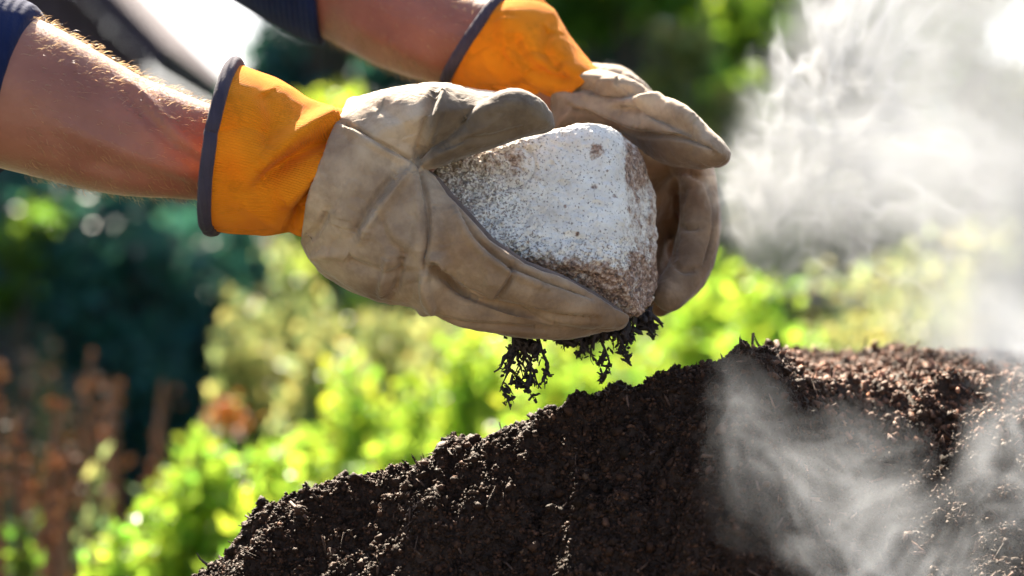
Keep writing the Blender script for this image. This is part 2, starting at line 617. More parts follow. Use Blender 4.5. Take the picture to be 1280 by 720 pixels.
blk_pts = [  # block corners px, depth
    (538, 212, 1.284), (604, 192, 1.290), (660, 169, 1.298), (735, 150, 1.306), (764, 158, 1.305), (794, 180, 1.330),
    (768, 186, 1.299), (777, 338, 1.268), (690, 320, 1.266), (600, 297, 1.268), (800, 398, 1.292), (818, 376, 1.325), (824, 250, 1.345), (808, 200, 1.338),
    (560, 262, 1.285), (620, 345, 1.282), (700, 384, 1.298), (640, 188, 1.385), (765, 160, 1.385), (812, 240, 1.392), (804, 372, 1.38), (640, 350, 1.37), (570, 250, 1.36)]
_bm = bmesh.new()
for p in blk_pts: _bm.verts.new(P(*p))
bmesh.ops.convex_hull(_bm, input=_bm.verts)
_bm.normal_update()
BLK_C = sum((Vector(P(*p)) for p in blk_pts), Vector()) / len(blk_pts)
BLK_PL = []
for f in _bm.faces:
    n = f.normal.copy()
    d = n.dot(f.verts[0].co)
    if n.dot(BLK_C) > d: n = -n; d = -d
    BLK_PL.append((n, d))
_bm.free()


def block_sdf(X, Y, Z, soft=0.0020):
    acc = 0
    for n, d in BLK_PL:
        acc = acc + np.exp(np.clip((n.x * X + n.y * Y + n.z * Z - d) / soft, -60, 60))
    return soft * np.log(acc) - 0.0013


def grid_all(G):
    return G.ax[0][:, None, None], G.ax[1][None, :, None], G.ax[2][None, None, :]


def glove_front():
    lo = P(355, 445, 1.3); hi = P(850, 80, 1.3)
    G = Grid((lo.x, 1.18, lo.z), (hi.x, 1.40, hi.z), 0.0013)
    sz = lambda r: r * PXM
    # back of the hand: bulges toward the camera, wraps under the block on its right
    def yc(X, Z):
        px = X / PXM + 640
        return 1.278 - 0.012 * np.clip((px - 420) / 150, 0, 1) + 0.03 * np.clip((px - 640) / 160, 0, 1) ** 1.3
    G.pillow(F_PALM, yc, 0.040, 0.052, ref=1.272)
    for pts, rs in F_FINGERS:
        G.chain([P(*p) for p in pts], [sz(r) for r in rs], k=0.004)
    # wrist runs into the cuff
    G.chain([P(385, 218, 1.285), P(450, 228, 1.28)], [0.030, 0.034], k=0.02)
    # heel / palm side behind, cupping the block from behind-left
    G.ellipsoid(P(520, 240, 1.315), (0.055, 0.032, 0.05), k=0.02)
    X, Y, Z = grid_all(G)
    px = X / (PXM * Y / D0) + 640; py = 360 - (Z - CAMZ) / (PXM * Y / D0)
    blk = block_sdf(X, Y, Z)
    G.cut(-(blk - 0.0005))                     # the palm hugs the block
    # open the mouth of the palm: nothing in front of the block above the lip line
    G2 = Grid((lo.x, 1.18, lo.z), (hi.x, 1.40, hi.z), 0.0013)
    lip = [(526, 209), (545, 222), (560, 243), (582, 268), (612, 302), (655, 330), (700, 347), (735, 364), (770, 384), (800, 400), (860, 410), (860, 90), (640, 90), (600, 150), (560, 190)]
    pts = np.array([[p.x, p.z] for p in PA(lip, 1.262)], dtype=np.float32)
    d2 = poly_sdf(G.ax[0], G.ax[2], pts)[:, None, :]
    G.cut(np.where(Y < 1.315, -d2 - 0.0, -0.05).astype(np.float32))
    # fold behind the thumb: re-add upper back of the hand behind the thumb
    G.pillow([(420, 140), (465, 117), (520, 107), (562, 106), (600, 116), (630, 135), (600, 180), (560, 200), (500, 240), (400, 250)], 1.285, 0.033, 0.04, k=0.004, ref=1.285)
    def yt(X, Z):
        pxx = X / PXM + 640
        return 1.245 + 0.012 * np.clip((pxx - 600) / 90, 0, 1) - 0.35 * (Z - 1.105)
    G.pillow(F_THUMB, yt, 0.017, 0.017, k=0.0035, ref=1.25)
    G.cut(-(block_sdf(X, Y, Z) - 0.0003))
    # trim on the cuff side
    n = (P(436, 140) - P(384, 300)).normalized()
    nx, nz = n.z, -n.x
    q = P(433, 140)
    G.cut(-(nx * (X - q.x) + nz * (Z - q.z)) + 0 * Y)
    V, Q = G.mesh()
    V = relax(V, Q, 2); V, Q = subdiv(V, Q); V = relax(V, Q, 2)
    N = vnormals(V, Q)
    V = crease(V, N, [
        ([(425, 152), (470, 176), (522, 205)], -0.0022, 3.0), ([(425, 158), (470, 183), (518, 209)], 0.0012, 5),
        ([(546, 108), (536, 140), (528, 170), (522, 204)], -0.0026, 6), ([(556, 108), (546, 145), (532, 180)], 0.002, 7),
        ([(524, 209), (531, 235), (534, 270), (532, 320), (530, 345)], -0.0026, 3.5), ([(516, 215), (522, 240), (524, 280), (520, 320)], 0.0016, 7),
        ([(512, 214), (492, 240), (470, 268), (452, 300)], 0.003, 6), ([(500, 212), (478, 238), (456, 268), (440, 296)], -0.0022, 6),
        ([(470, 260), (485, 300), (500, 315), (515, 322)], -0.0016, 7), ([(430, 320), (455, 335), (490, 342), (515, 340)], -0.002, 6),
        ([(502, 320), (498, 345), (492, 372)], -0.0028, 5), ([(486, 320), (480, 345), (478, 368)], 0.002, 6),
        ([(383, 300), (398, 285), (410, 262)], -0.002, 5), ([(388, 322), (410, 318), (440, 322)], 0.0018, 7),
        ([(537, 332), (548, 340), (566, 357), (600, 375), (650, 389), (700, 397), (745, 399)], -0.0030, 4.5), ([(538, 336), (548, 344), (566, 358), (590, 371)], -0.0016, 5),
        ([(534, 330), (540, 322), (552, 324), (560, 336)], 0.0035, 5), ([(532, 338), (530, 352), (534, 372), (540, 390)], 0.0028, 5),
        ([(642, 328), (640, 345), (632, 360), (622, 374)], -0.0024, 3), ([(622, 374), (600, 368), (575, 352)], 0.0014, 6),
        ([(576, 262), (600, 300), (640, 332), (690, 352), (740, 372)], -0.0024, 3), ([(566, 262), (590, 302), (630, 336), (684, 360)], 0.0016, 5),
        ([(548, 250), (552, 280), (560, 310)], -0.0012, 8), ([(600, 318), (610, 340), (612, 360)], 0.0012, 7),
        ([(440, 150), (452, 190), (440, 240), (425, 290)], 0.0018, 13), ([(470, 130), (500, 150), (512, 175)], -0.0014, 9),
        ([(590, 372), (640, 392), (700, 402)], 0.0015, 5), ([(548, 398), (600, 408), (680, 412)], -0.0015, 4),
        ([(552, 186), (580, 176), (620, 172), (660, 160)], -0.0014, 5), ([(575, 150), (600, 140), (640, 130), (672, 134)], 0.001, 8),
    ])
    N = vnormals(V, Q)
    V = V + N * (0.0016 * fbm(V * np.array([24, 24, 34]), 2) + 0.0004 * fbm(V * 150 + 5, 3) - 0.0007 * crumple(V, 24, 5) - 0.0003 * crumple(V + 3, 80, 5))[:, None]
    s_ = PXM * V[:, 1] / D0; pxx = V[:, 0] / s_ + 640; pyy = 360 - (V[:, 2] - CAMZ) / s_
    th = np.clip((214 - pyy) / 8, 0, 1) * np.clip((1.262 - V[:, 1]) / .004, 0, 1) * np.clip((pxx - 522) / 20, 0, 1)  # thumb mask: darkens the colour to stand in for the thumb's shade
    soil_and_shade = np.clip((pxx - 520) / 40, 0, 1) * np.clip((pyy - 215) / 40, 0, 1) * (0.65 + 0.5 * fbm(V * 40, 3))
    soil_and_shade = np.clip(np.maximum(soil_and_shade, np.clip((pyy - 345) / 30, 0, 1) * .6), 0, 1)[:, None]  # soil on the fingers, with underside shade painted into the same mask
    return V, Q, (1 - 0.60 * th)[:, None] * (1 - soil_and_shade * np.array([[0.46, 0.57, 0.66]]))


B_FINGERS = [
    ([(825, 180, 1.450), (866, 208, 1.415), (874, 262, 1.392), (866, 325, 1.372), (838, 368, 1.348)], [26, 25, 24.5, 26, 21]),
    ([(800, 190, 1.470), (866, 225, 1.455), (880, 285, 1.435), (862, 345, 1.415), (825, 378, 1.39)], [26, 24, 22, 22, 18]),
    ([(790, 220, 1.46), (850, 260, 1.480), (862, 310, 1.470), (840, 362, 1.45), (800, 384, 1.42)], [40, 24, 22, 22, 18]),
    ([(780, 240, 1.47), (825, 300, 1.505), (835, 345, 1.495), (800, 380, 1.465)], [40, 22, 20, 16]),
]
B_TOP = [(692, 130), (690, 108), (704, 90), (732, 80), (760, 84), (786, 94), (806, 108), (822, 124), (848, 134), (872, 154), (896, 178), (907, 196), (903, 209), (884, 214),
         (862, 214), (838, 208), (812, 196), (792, 178), (776, 163), (745, 154), (712, 160), (690, 158)]


def glove_back():
    lo = P(660, 430, 1.35); hi = P(925, 50, 1.5)
    G = Grid((lo.x - 0.01, 1.27, lo.z), (hi.x, 1.57, hi.z + 0.01), 0.0013)
    def yc(X, Z):
        pxx = X / (PXM * 1.37 / D0) + 640
        return 1.405 - 0.07 * np.clip((pxx - 720) / 160, 0, 1)
    G.pillow(B_TOP, yc, 0.027, 0.030, ref=1.365)
    G.chain([P(728, 112, 1.42), P(760, 135, 1.43), P(800, 180, 1.44)], [0.017, 0.030, 0.03], k=0.02)
    for pts, rs in B_FINGERS:
        G.chain([P(*p) for p in pts], [r * PXM * 1.07 for r in rs], k=0.005)
    # palm behind the block
    G.chain([P(780, 200, 1.485), P(790, 300, 1.49), P(785, 350, 1.475)], [0.030, 0.026, 0.020], k=0.010)
    G.ellipsoid(P(735, 240, 1.45), (0.05, 0.022, 0.05), k=0.02)
    X, Y, Z = grid_all(G)
    G.cut(-(block_sdf(X, Y, Z) - 0.0003))
    V, Q = G.mesh()
    V = relax(V, Q, 2); V, Q = subdiv(V, Q); V = relax(V, Q, 2)
    N = vnormals(V, Q)
    V = crease(V, N, [
        ([(712, 133), (740, 143), (770, 158), (800, 168), (850, 172), (890, 186)], -0.003, 3.0),
        ([(712, 126), (740, 134), (775, 148), (805, 160)], 0.0022, 5), ([(700, 110), (730, 108), (755, 122), (790, 112), (815, 116)], -0.0035, 6),
        ([(715, 98), (745, 100), (775, 106)], 0.0025, 8), ([(790, 128), (815, 124), (845, 138), (870, 158)], 0.003, 8),
        ([(770, 138), (800, 140), (835, 152), (868, 168)], -0.003, 6), ([(860, 170), (880, 180), (896, 196)], -0.0012, 4),
        ([(884, 230), (893, 262), (890, 300), (880, 330)], -0.002, 2.5), ([(852, 240), (846, 262), (842, 290), (840, 320)], -0.0035, 5),
        ([(845, 282), (858, 286), (876, 284)], -0.0018, 4), ([(842, 330), (856, 338), (872, 336)], -0.0015, 4), ([(862, 216), (880, 222), (890, 236)], -0.002, 4),
    ])
    N = vnormals(V, Q)
    V = V + N * (0.0014 * fbm(V * 42 + 9, 3) + 0.0004 * fbm(V * 150 + 5, 3) - 0.0008 * crumple(V + 7, 26, 5) - 0.0003 * crumple(V + 3, 80, 5))[:, None]
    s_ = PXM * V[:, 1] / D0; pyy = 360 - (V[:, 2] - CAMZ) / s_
    soil_and_shade = np.clip((pyy - 205) / 30, 0, 1) * (0.65 + 0.35 * fbm(V * 50, 3)) + .5 * np.clip((V[:, 1] - 1.40) / .03, 0, 1) * np.clip((pyy - 190) / 20, 0, 1)  # soiled fingers, plus painted shade on the parts set back
    soil_and_shade = soil_and_shade + .2 + .55 * np.clip((pyy - 150 - (V[:, 0] / s_ + 640 - 800) * .35) / 20, 0, 1) * (pyy < 220)  # lower side of the thumb darkened as painted shade
    soil_and_shade = np.clip(np.maximum(soil_and_shade, .9 * np.clip((V[:, 1] - 1.425) / .02, 0, 1) * np.clip((pyy - 190) / 20, 0, 1)), 0, 1)[:, None]  # deep gap beside the block: its shadow put into the colour
    return V, Q, 1 - soil_and_shade * np.array([[0.55, 0.64, 0.70]])


def block_mesh():
    lo = P(520, 420, 1.3); hi = P(840, 130, 1.42)
    G = Grid((lo.x, 1.24, lo.z), (hi.x, 1.41, hi.z), 0.001)
    X, Y, Z = grid_all(G)
    G.F = block_sdf(X, Y, Z).astype(np.float32)
    V, Q = G.mesh()
    V = relax(V, Q, 2); V, Q = subdiv(V, Q)
    N = vnormals(V, Q)
    s = PXM * V[:, 1] / D0
    px = V[:, 0] / s + 640; py = 360 - (V[:, 2] - CAMZ) / s
    # graininess: left half and lower rim crumbly
    gr = np.clip((690 - px) / 110, 0, 1) * 0.9 + np.clip((py - 285) / 40, 0, 1) * 0.55 + 0.12
    gr = np.clip(gr, 0, 1)
    disp = 0.0024 * fbm(V * 45, 4) + (0.0005 + 0.0036 * gr) * fbm(V * 300, 3, 0.65) + 0.0010 * fbm(V * 150, 3) - 0.0030 * np.clip(fbm(V * 95 + 11, 2) - .38, 0, 1) * 3 - 0.0022 * crumple(V + 2, 22, 14)
    V = V + N * disp[:, None]
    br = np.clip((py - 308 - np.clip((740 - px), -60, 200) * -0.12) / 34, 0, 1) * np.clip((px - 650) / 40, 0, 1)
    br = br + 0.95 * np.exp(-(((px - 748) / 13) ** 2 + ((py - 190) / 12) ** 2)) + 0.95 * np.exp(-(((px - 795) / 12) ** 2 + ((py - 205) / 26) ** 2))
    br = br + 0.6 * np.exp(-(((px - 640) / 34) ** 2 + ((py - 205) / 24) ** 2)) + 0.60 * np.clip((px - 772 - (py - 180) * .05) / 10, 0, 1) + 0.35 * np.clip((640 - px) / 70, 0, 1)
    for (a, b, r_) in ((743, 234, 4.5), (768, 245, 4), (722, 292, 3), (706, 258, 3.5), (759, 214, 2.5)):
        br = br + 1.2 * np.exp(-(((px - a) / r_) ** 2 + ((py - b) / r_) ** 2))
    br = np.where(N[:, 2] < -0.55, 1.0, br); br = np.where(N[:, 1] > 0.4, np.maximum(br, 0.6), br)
    cols = np.stack([np.clip(br, 0, 1), gr, np.zeros_like(gr)], 1)
    return V, Q, cols


# ------------------------------------------------------------------ lofted cuffs
def loft(top, bot, yc, ry, n=192, rows=80, name='cuff', parent=None, material=None, ref=1.28, fold=None, thick=0.0022):
    """tube whose upper and lower outline follow two px curves."""
    T = resample(smooth_poly(top, 8, closed=False), rows); B = resample(smooth_poly(bot, 8, closed=False), rows)
    V = []; UV = []
    for i in range(rows):
        t = i / (rows - 1)
        y = yc[0] + (yc[1] - yc[0]) * t
        r = ry[0] + (ry[1] - ry[0]) * t
        a = P(T[i][0], T[i][1], y); b = P(B[i][0], B[i][1], y)
        c = (a + b) / 2; u = (a - b) / 2
        for j in range(n):
            th = 2 * math.pi * j / n
            V.append(c + u * math.cos(th) + Vector((0, -r * math.sin(th), 0)))
            UV.append((j / n, t))
    V = np.array(V, dtype=np.float32)
    Q = []
    for i in range(rows - 1):
        for j in range(n):
            a = i * n + j; b = i * n + (j + 1) % n
            Q.append((a, b, b + n, a + n))
    Q = np.array(Q)
    N = vnormals(V, Q)
    if (N[:, 1] * (V[:, 1] - np.mean(V[:, 1]))).sum() < 0:
        Q = Q[:, ::-1]; N = -N
    if fold: V = crease(V, N, fold, facing=-0.1)
    V = V + N * (0.0018 * fbm(V * 34, 3) - 0.0022 * crumple(V, 20, 6))[:, None]
    o = mesh_np(name, V, Q, material, parent, uvs=UV)
    md = o.modifiers.new('thickness', 'SOLIDIFY'); md.thickness = thick; md.offset = -1
    return o, V.reshape(rows, n, 3)


def resample(pts, n):
    pts = np.array(pts); d = np.r_[0, np.cumsum(np.linalg.norm(np.diff(pts, axis=0), axis=1))]
    t = np.linspace(0, d[-1], n)
    return np.stack([np.interp(t, d, pts[:, k]) for k in range(2)], 1)


def tube(points, rad, nseg=8, closed=False, flat=None):
    """vertices and quads of a tube along points; rad number or list. flat = (vector field scale)"""
    pts = [Vector(p) for p in points]; n = len(pts)
    V = []; Q = []
    up = Vector((0.13, 0.2, 1)).normalized()
    for i, p in enumerate(pts):
        a = pts[(i - 1) % n] if (closed or i > 0) else pts[0]
        b = pts[(i + 1) % n] if (closed or i < n - 1) else pts[-1]
        t = (b - a).normalized()
        if closed and i == 0:
            cc_ = sum(pts, Vector()) / n
            up = (pts[0] - cc_).cross(pts[n // 4] - cc_).normalized()
        s = t.cross(up)
        if s.length < 1e-3: s = t.cross(Vector((1, 0, 0)))
        s.normalize(); w = s.cross(t)
        r = rad[i] if isinstance(rad, (list, tuple, np.ndarray)) else rad
        for j in range(nseg):
            th = 2 * math.pi * j / nseg
            V.append(p + s * (r * math.cos(th)) + w * (r * math.sin(th)))
    m = n if closed else n - 1
    for i in range(m):
        for j in range(nseg):
            a = i * nseg + j; b = i * nseg + (j + 1) % nseg
            c = ((i + 1) % n) * nseg + (j + 1) % nseg; d = ((i + 1) % n) * nseg + j
            Q.append((a, b, c, d))
    return np.array([tuple(v) for v in V], dtype=np.float32), np.array(Q, dtype=np.int32)


class Acc:
    """several pieces of ONE part collected to one mesh"""
    def __init__(s): s.V = []; s.Q = []; s.n = 0; s.Cc = []

    def add(s, V, Q, col=None):
        V = np.asarray(V, dtype=np.float32); Q = np.asarray(Q, dtype=np.int32)
        s.V.append(V); s.Q.append(Q + s.n); s.n += len(V)
        s.Cc.append(np.tile(np.array(col if col is not None else (1, 1, 1), dtype=np.float32), (len(V), 1)) if col is None or np.ndim(col) == 1 else col)

    def build(s, name, material, parent=None, smooth=True):
        return mesh_np(name, np.concatenate(s.V), np.concatenate(s.Q), material, parent, smooth, cols=np.concatenate(s.Cc))


# ------------------------------------------------------------------ the person
person = empty('person', (-0.82, 1.46, 0), 'person in navy jumper, sleeves pushed up, lifting a white crusted block with both gloved hands', 'person')

# joints
SH1 = Vector((-0.60, 1.27, 1.36)); EL1 = P(-150, 72, 1.25); WR1 = P(300, 200, 1.282)
SH2 = Vector((-0.57, 1.65, 1.40)); EL2 = Vector((-0.285, 1.60, 1.335)); WR2 = P(628, 62, 1.435)
HIP = Vector((-0.84, 1.46, 0.93)); CHEST = Vector((-0.66, 1.46, 1.25)); NECK = Vector((-0.585, 1.46, 1.42)); HEAD = Vector((-0.50, 1.46, 1.575))
KN = [Vector((-0.80, 1.36, 0.49)), Vector((-0.84, 1.58, 0.49))]; AN = [Vector((-0.86, 1.34, 0.09)), Vector((-0.92, 1.60, 0.09))]


def body():
    G = Grid((-1.08, 1.08, -0.02), (0.16, 1.86, 1.72), 0.004)
    G.ellipsoid(CHEST, (0.115, 0.165, 0.17), rot=(0, 0.5, 0))
    G.chain([HIP, (HIP + CHEST) / 2, CHEST], [0.12, 0.115, 0.125], k=0.05, flat=(1, 1.25))
    G.capsule(HIP + Vector((0, -0.06, -0.02)), HIP + Vector((0, 0.06, -0.02)), 0.12, 0.12, k=0.05)
    G.capsule(SH1 + Vector((0, 0.05, 0.01)), SH2 + Vector((0, -0.05, 0.0)), 0.065, 0.065, k=0.06)
    G.chain([CHEST + Vector((0.05, 0, 0.1)), NECK, HEAD + Vector((-0.02, 0, -0.06))], [0.075, 0.058, 0.055], k=0.04)
    # legs
    for i, s in enumerate((-1, 1)):
        G.chain([HIP + Vector((0, s * 0.09, -0.05)), KN[i], AN[i]], [0.095, 0.06, 0.042], k=0.03)
        G.chain([AN[i] + Vector((-0.03, 0, -0.045)), AN[i] + Vector((0.13, 0, -0.055))], [0.042, 0.034], k=0.03)
    # arms (tapering, muscle near the elbow)
    G.chain([SH1, SH1.lerp(EL1, 0.5), EL1], [0.060, 0.053, 0.045], k=0.03)
    G.chain([SH2, SH2.lerp(EL2, 0.5), EL2], [0.060, 0.053, 0.045], k=0.03)
    G.chain([EL1, P(-40, 96, 1.26), P(40, 124, 1.265), P(140, 164, 1.272), P(215, 182, 1.277), P(275, 196, 1.281), P(330, 212, 1.284), P(400, 222, 1.282)],
            [0.047, 0.0500, 0.0458, 0.0385, 0.0325, 0.0282, 0.0250, 0.019], k=0.012)
    G.chain([EL2, P(420, -42, 1.53), P(500, 8, 1.49), P(560, 42, 1.46), P(640, 62, 1.435), P(700, 98, 1.42)],
            [0.047, 0.050, 0.0455, 0.036, 0.026, 0.018], k=0.012)
    # hands inside the gloves
    for fs, q, pal in ((F_FINGERS, 1.0, P(480, 235, 1.278)), (B_FINGERS, 1.05, P(775, 190, 1.435))):
        for k_, (pts, rs) in enumerate(fs):
            if fs is F_FINGERS:   # keep well inside
                G.chain([P(*p) for p in pts[:-1]], [min(r, 26) * PXM * q * 0.45 for r in rs[:-1]], k=0.004)
            else:
                G.chain([P(*p) for p in pts], [min(r, 26) * PXM * q * 0.6 for r in rs], k=0.004)
    G.chain([P(400, 222, 1.282), P(500, 240, 1.285)], [0.022, 0.022], k=0.01)
    G.chain([P(500, 215, 1.275), P(600, 155, 1.255), P(655, 142, 1.258)], [0.012, 0.009, 0.008], k=0.004)
    G.chain([P(700, 108, 1.42), P(780, 150, 1.42)], [0.02, 0.018], k=0.01)
    G.chain([P(760, 130, 1.40), P(830, 160, 1.37), P(875, 190, 1.345)], [0.012, 0.009, 0.008], k=0.004)
    # head, looking down towards the hands (+x)
    rot = Matrix.Rotation(0.55, 3, 'Y')
    H = lambda x, y, z: HEAD + rot @ Vector((x, y, z))
    G.ellipsoid(HEAD + rot @ Vector((-0.01, 0, 0.03)), (0.098, 0.076, 0.098), k=0.02, rot=(0, 0.55, 0))
    G.ellipsoid(H(0.028, 0, -0.045), (0.062, 0.055, 0.072), k=0.03, rot=(0, 0.55, 0))
    G.ellipsoid(H(0.066, 0, -0.095), (0.02, 0.024, 0.018), k=0.02)
    G.chain([H(0.086, 0, 0.012), H(0.106, 0, -0.03)], [0.008, 0.012], k=0.012)
    for s in (-1, 1):
        G.ellipsoid(H(0.098, s * 0.012, -0.033), (0.009, 0.008, 0.007), k=0.006)
        G.ellipsoid(H(0.072, s * 0.031, 0.008), (0.013, 0.014, 0.011), k=0.003)
        G.chain([H(0.083, s * 0.014, 0.028), H(0.074, s * 0.048, 0.026)], [0.008, 0.007], k=0.01)
        G.ellipsoid(H(-0.008, s * 0.079, -0.008), (0.02, 0.008, 0.032), k=0.006, rot=(0, 0.55, 0))
    G.chain([H(0.084, -0.02, -0.061), H(0.094, 0, -0.060), H(0.084, 0.02, -0.061)], [0.0045, 0.006, 0.0045], k=0.005)
    G.chain([H(0.082, -0.016, -0.071), H(0.090, 0, -0.071), H(0.082, 0.016, -0.071)], [0.004, 0.006, 0.004], k=0.004)
    V, Q = G.mesh()
    V = relax(V, Q, 3)
    N = vnormals(V, Q)
    # tendons / veins on the front forearm
    V = crease(V, N, [([(150, 110), (190, 150), (220, 182), (262, 210)], -0.0022, 5), ([(160, 104), (200, 146), (230, 176), (270, 200)], 0.0018, 8),
                      ([(60, 150), (120, 175), (200, 205), (255, 222)], 0.0014, 10), ([(100, 200), (160, 214), (240, 236)], -0.0012, 9),
                      ([(440, 30), (500, 60), (550, 80)], 0.0015, 12)], facing=0.0)
    return V, Q, rot


bv, bq, HROT = body()
body_o = mesh_np('body', bv, bq, M_SKIN, person)

# hair on the head
G = Grid((HEAD.x - 0.16, 1.34, HEAD.z - 0.10), (HEAD.x + 0.16, 1.58, HEAD.z + 0.17), 0.004)
G.ellipsoid(HEAD + HROT @ Vector((-0.014, 0, 0.036)), (0.108, 0.086, 0.106), rot=(0, 0.55, 0))
X, Y, Z = grid_all(G)
_n = HROT @ Vector((1, 0, -0.62)).normalized(); _q = HEAD + HROT @ Vector((0.052, 0, 0.045))
G.cut(_n.x * (X - _q.x) + _n.y * (Y - _q.y) + _n.z * (Z - _q.z))
hv, hq = G.mesh(); hn = vnormals(hv, hq)
hv = hv + hn * (0.006 * fbm(hv * 60, 3))[:, None]
mesh_np('hair', hv, hq, M_HAIR, person)
for s in (-1, 1):
    c = HEAD + HROT @ Vector((0.0775, s * 0.031, 0.008))
    G = Grid((c.x - 0.02, c.y - 0.02, c.z - 0.02), (c.x + 0.02, c.y + 0.02, c.z + 0.02), 0.0015)
    G.ellipsoid(c, (0.0105, 0.0105, 0.0095))
    ev, eq = G.mesh()
    mesh_np('eye', ev, eq, plain('eye', (0.12, 0.08, 0.06), 0.15), person)


def jumper():
    G = Grid((-1.08, 1.10, 0.80), (0.05, 1.86, 1.50), 0.004)
    e = 0.010
    G.ellipsoid(CHEST, (0.115 + e, 0.165 + e, 0.17 + e), rot=(0, 0.5, 0))
    G.chain([HIP, (HIP + CHEST) / 2, CHEST], [0.125 + e, 0.12 + e, 0.13 + e], k=0.05, flat=(1, 1.25))
    G.capsule(SH1 + Vector((0, 0.05, 0.01)), SH2 + Vector((0, -0.05, 0.0)), 0.065 + e, 0.065 + e, k=0.06)
    G.chain([SH1, SH1.lerp(EL1, 0.5), EL1], [0.062 + e, 0.057 + e, 0.052 + e], k=0.03)
    G.chain([SH2, SH2.lerp(EL2, 0.5), EL2], [0.062 + e, 0.057 + e, 0.052 + e], k=0.03)
    G.chain([EL1, P(-40, 96, 1.26), P(40, 122, 1.265), P(90, 140, 1.265)], [0.052 + e, 0.053 + e * .4, 0.0510, 0.0490], k=0.01)
    G.chain([EL2, P(400, -55, 1.54), P(470, -15, 1.51)], [0.052 + e, 0.052 + e, 0.0545], k=0.01)
    X, Y, Z = grid_all(G)

    def cutplane(pt, nrm, sel):
        n = Vector(nrm).normalized(); q = Vector(pt)
        d = n.x * (X - q.x) + n.y * (Y - q.y) + n.z * (Z - q.z)
        G.F = np.where(sel, np.maximum(G.F, d), G.F)
    cutplane(P(29, 108, 1.265), (0.97, 0, -0.26), (Y < 1.38) & (X > -0.42) & (Z < 1.3))
    cutplane(P(403, 10, 1.53), (1.0, 0, 0.05), (Y > 1.38) & (X > -0.28))
    cutplane(HIP + Vector((0, 0, -0.07)), (0, 0, -1), (Z < 2))
    n = (NECK - CHEST).normalized()
    cutplane(NECK + Vector((0, 0, -0.03)), n, (Z > 1.3) & (np.abs(Y - 1.46) < 0.09) & (X < -0.42))
    V, Q = G.mesh()
    V = relax(V, Q, 3)
    N = vnormals(V, Q)
    V = V + N * (0.004 * fbm(V * 14, 3))[:, None] * np.clip((-0.30 - V[:, :1]) / 0.05, 0.1, 1)
    return V, Q


jv, jq = jumper()
mesh_np('jumper', jv, jq, M_NAVY, person)


def trousers():
    G = Grid((-1.08, 1.10, 0.05), (-0.6, 1.86, 1.02), 0.005)
    G.capsule(HIP + Vector((0, -0.06, -0.02)), HIP + Vector((0, 0.06, -0.02)), 0.134, 0.134, k=0.05)
    for i, s in enumerate((-1, 1)):
        G.chain([HIP + Vector((0, s * 0.09, -0.05)), KN[i], AN[i] + Vector((0, 0, 0.04))], [0.112, 0.078, 0.066], k=0.03)
    X, Y, Z = grid_all(G)
    G.cut((0.13 - Z) + 0 * X + 0 * Y); G.cut((Z - 0.97) + 0 * X + 0 * Y)
    V, Q = G.mesh(); V = relax(V, Q, 2); N = vnormals(V, Q)
    return V + N * (0.008 * fbm(V * 9, 3))[:, None], Q


tv, tq = trousers()
mesh_np('trousers', tv, tq, M_DENIM, person)
for i in (0, 1):
    G = Grid((AN[i].x - 0.12, AN[i].y - 0.1, -0.01), (AN[i].x + 0.22, AN[i].y + 0.1, 0.34), 0.005)
    G.chain([AN[i] + Vector((0.01, 0, 0.2)), AN[i], AN[i] + Vector((0, 0, -0.03))], [0.062, 0.06, 0.058], k=0.02)
    G.chain([AN[i] + Vector((-0.03, 0, -0.035)), AN[i] + Vector((0.14, 0, -0.045))], [0.055, 0.046], k=0.03)
    X, Y, Z = grid_all(G)
    G.cut((0.004 - Z) + 0 * X + 0 * Y)
    v_, q_ = G.mesh()
    mesh_np('boot', v_, q_, M_BOOT, person)

# gloves
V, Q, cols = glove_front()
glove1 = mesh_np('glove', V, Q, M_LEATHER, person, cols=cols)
glove1['label'] = 'near glove, thumb over the block'
cuff1, C1 = loft([(296, 80), (345, 98), (385, 121), (414, 133), (434, 141), (452, 158)], [(262, 292), (300, 295), (335, 296), (358, 293), (380, 295), (404, 284)],
             (1.272, 1.280), (0.056, 0.028), name='knitted_cuff', parent=glove1, material=M_ORANGE,
             fold=[([(428, 165), (395, 178), (360, 205), (325, 235)], -0.0060, 10), ([(425, 148), (390, 160), (350, 182), (315, 215)], 0.0050, 13),
                   ([(420, 205), (400, 235), (378, 262), (366, 280)], -0.0045, 7), ([(410, 195), (385, 222), (350, 255)], 0.0035, 11),
                   ([(395, 262), (380, 275), (360, 290)], -0.004, 6), ([(330, 110), (345, 150), (335, 190)], -0.002, 12), ([(300, 250), (330, 270), (355, 285)], 0.002, 10)])
V, Q = tube([tuple(p) for p in C1[0]], 0.0042, 10, closed=True)
mesh_np('cuff_binding', V, Q, M_BINDING, glove1)
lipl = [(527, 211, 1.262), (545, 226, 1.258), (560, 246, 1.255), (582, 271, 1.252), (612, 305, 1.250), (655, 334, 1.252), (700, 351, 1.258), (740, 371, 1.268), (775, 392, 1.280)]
V, Q = tube([P(*q) for q in lipl], [.0022, .0030, .0036, .0040, .0042, .0042, .0040, .0036, .0026], 10)  # dark tube along the palm lip, painting in shading of the rolled rim
mesh_np('palm_rim_shade', V, Q, plain('rim_shade', (0.15, 0.105, 0.085), 0.85, scale=60, bumpd=.001), glove1)

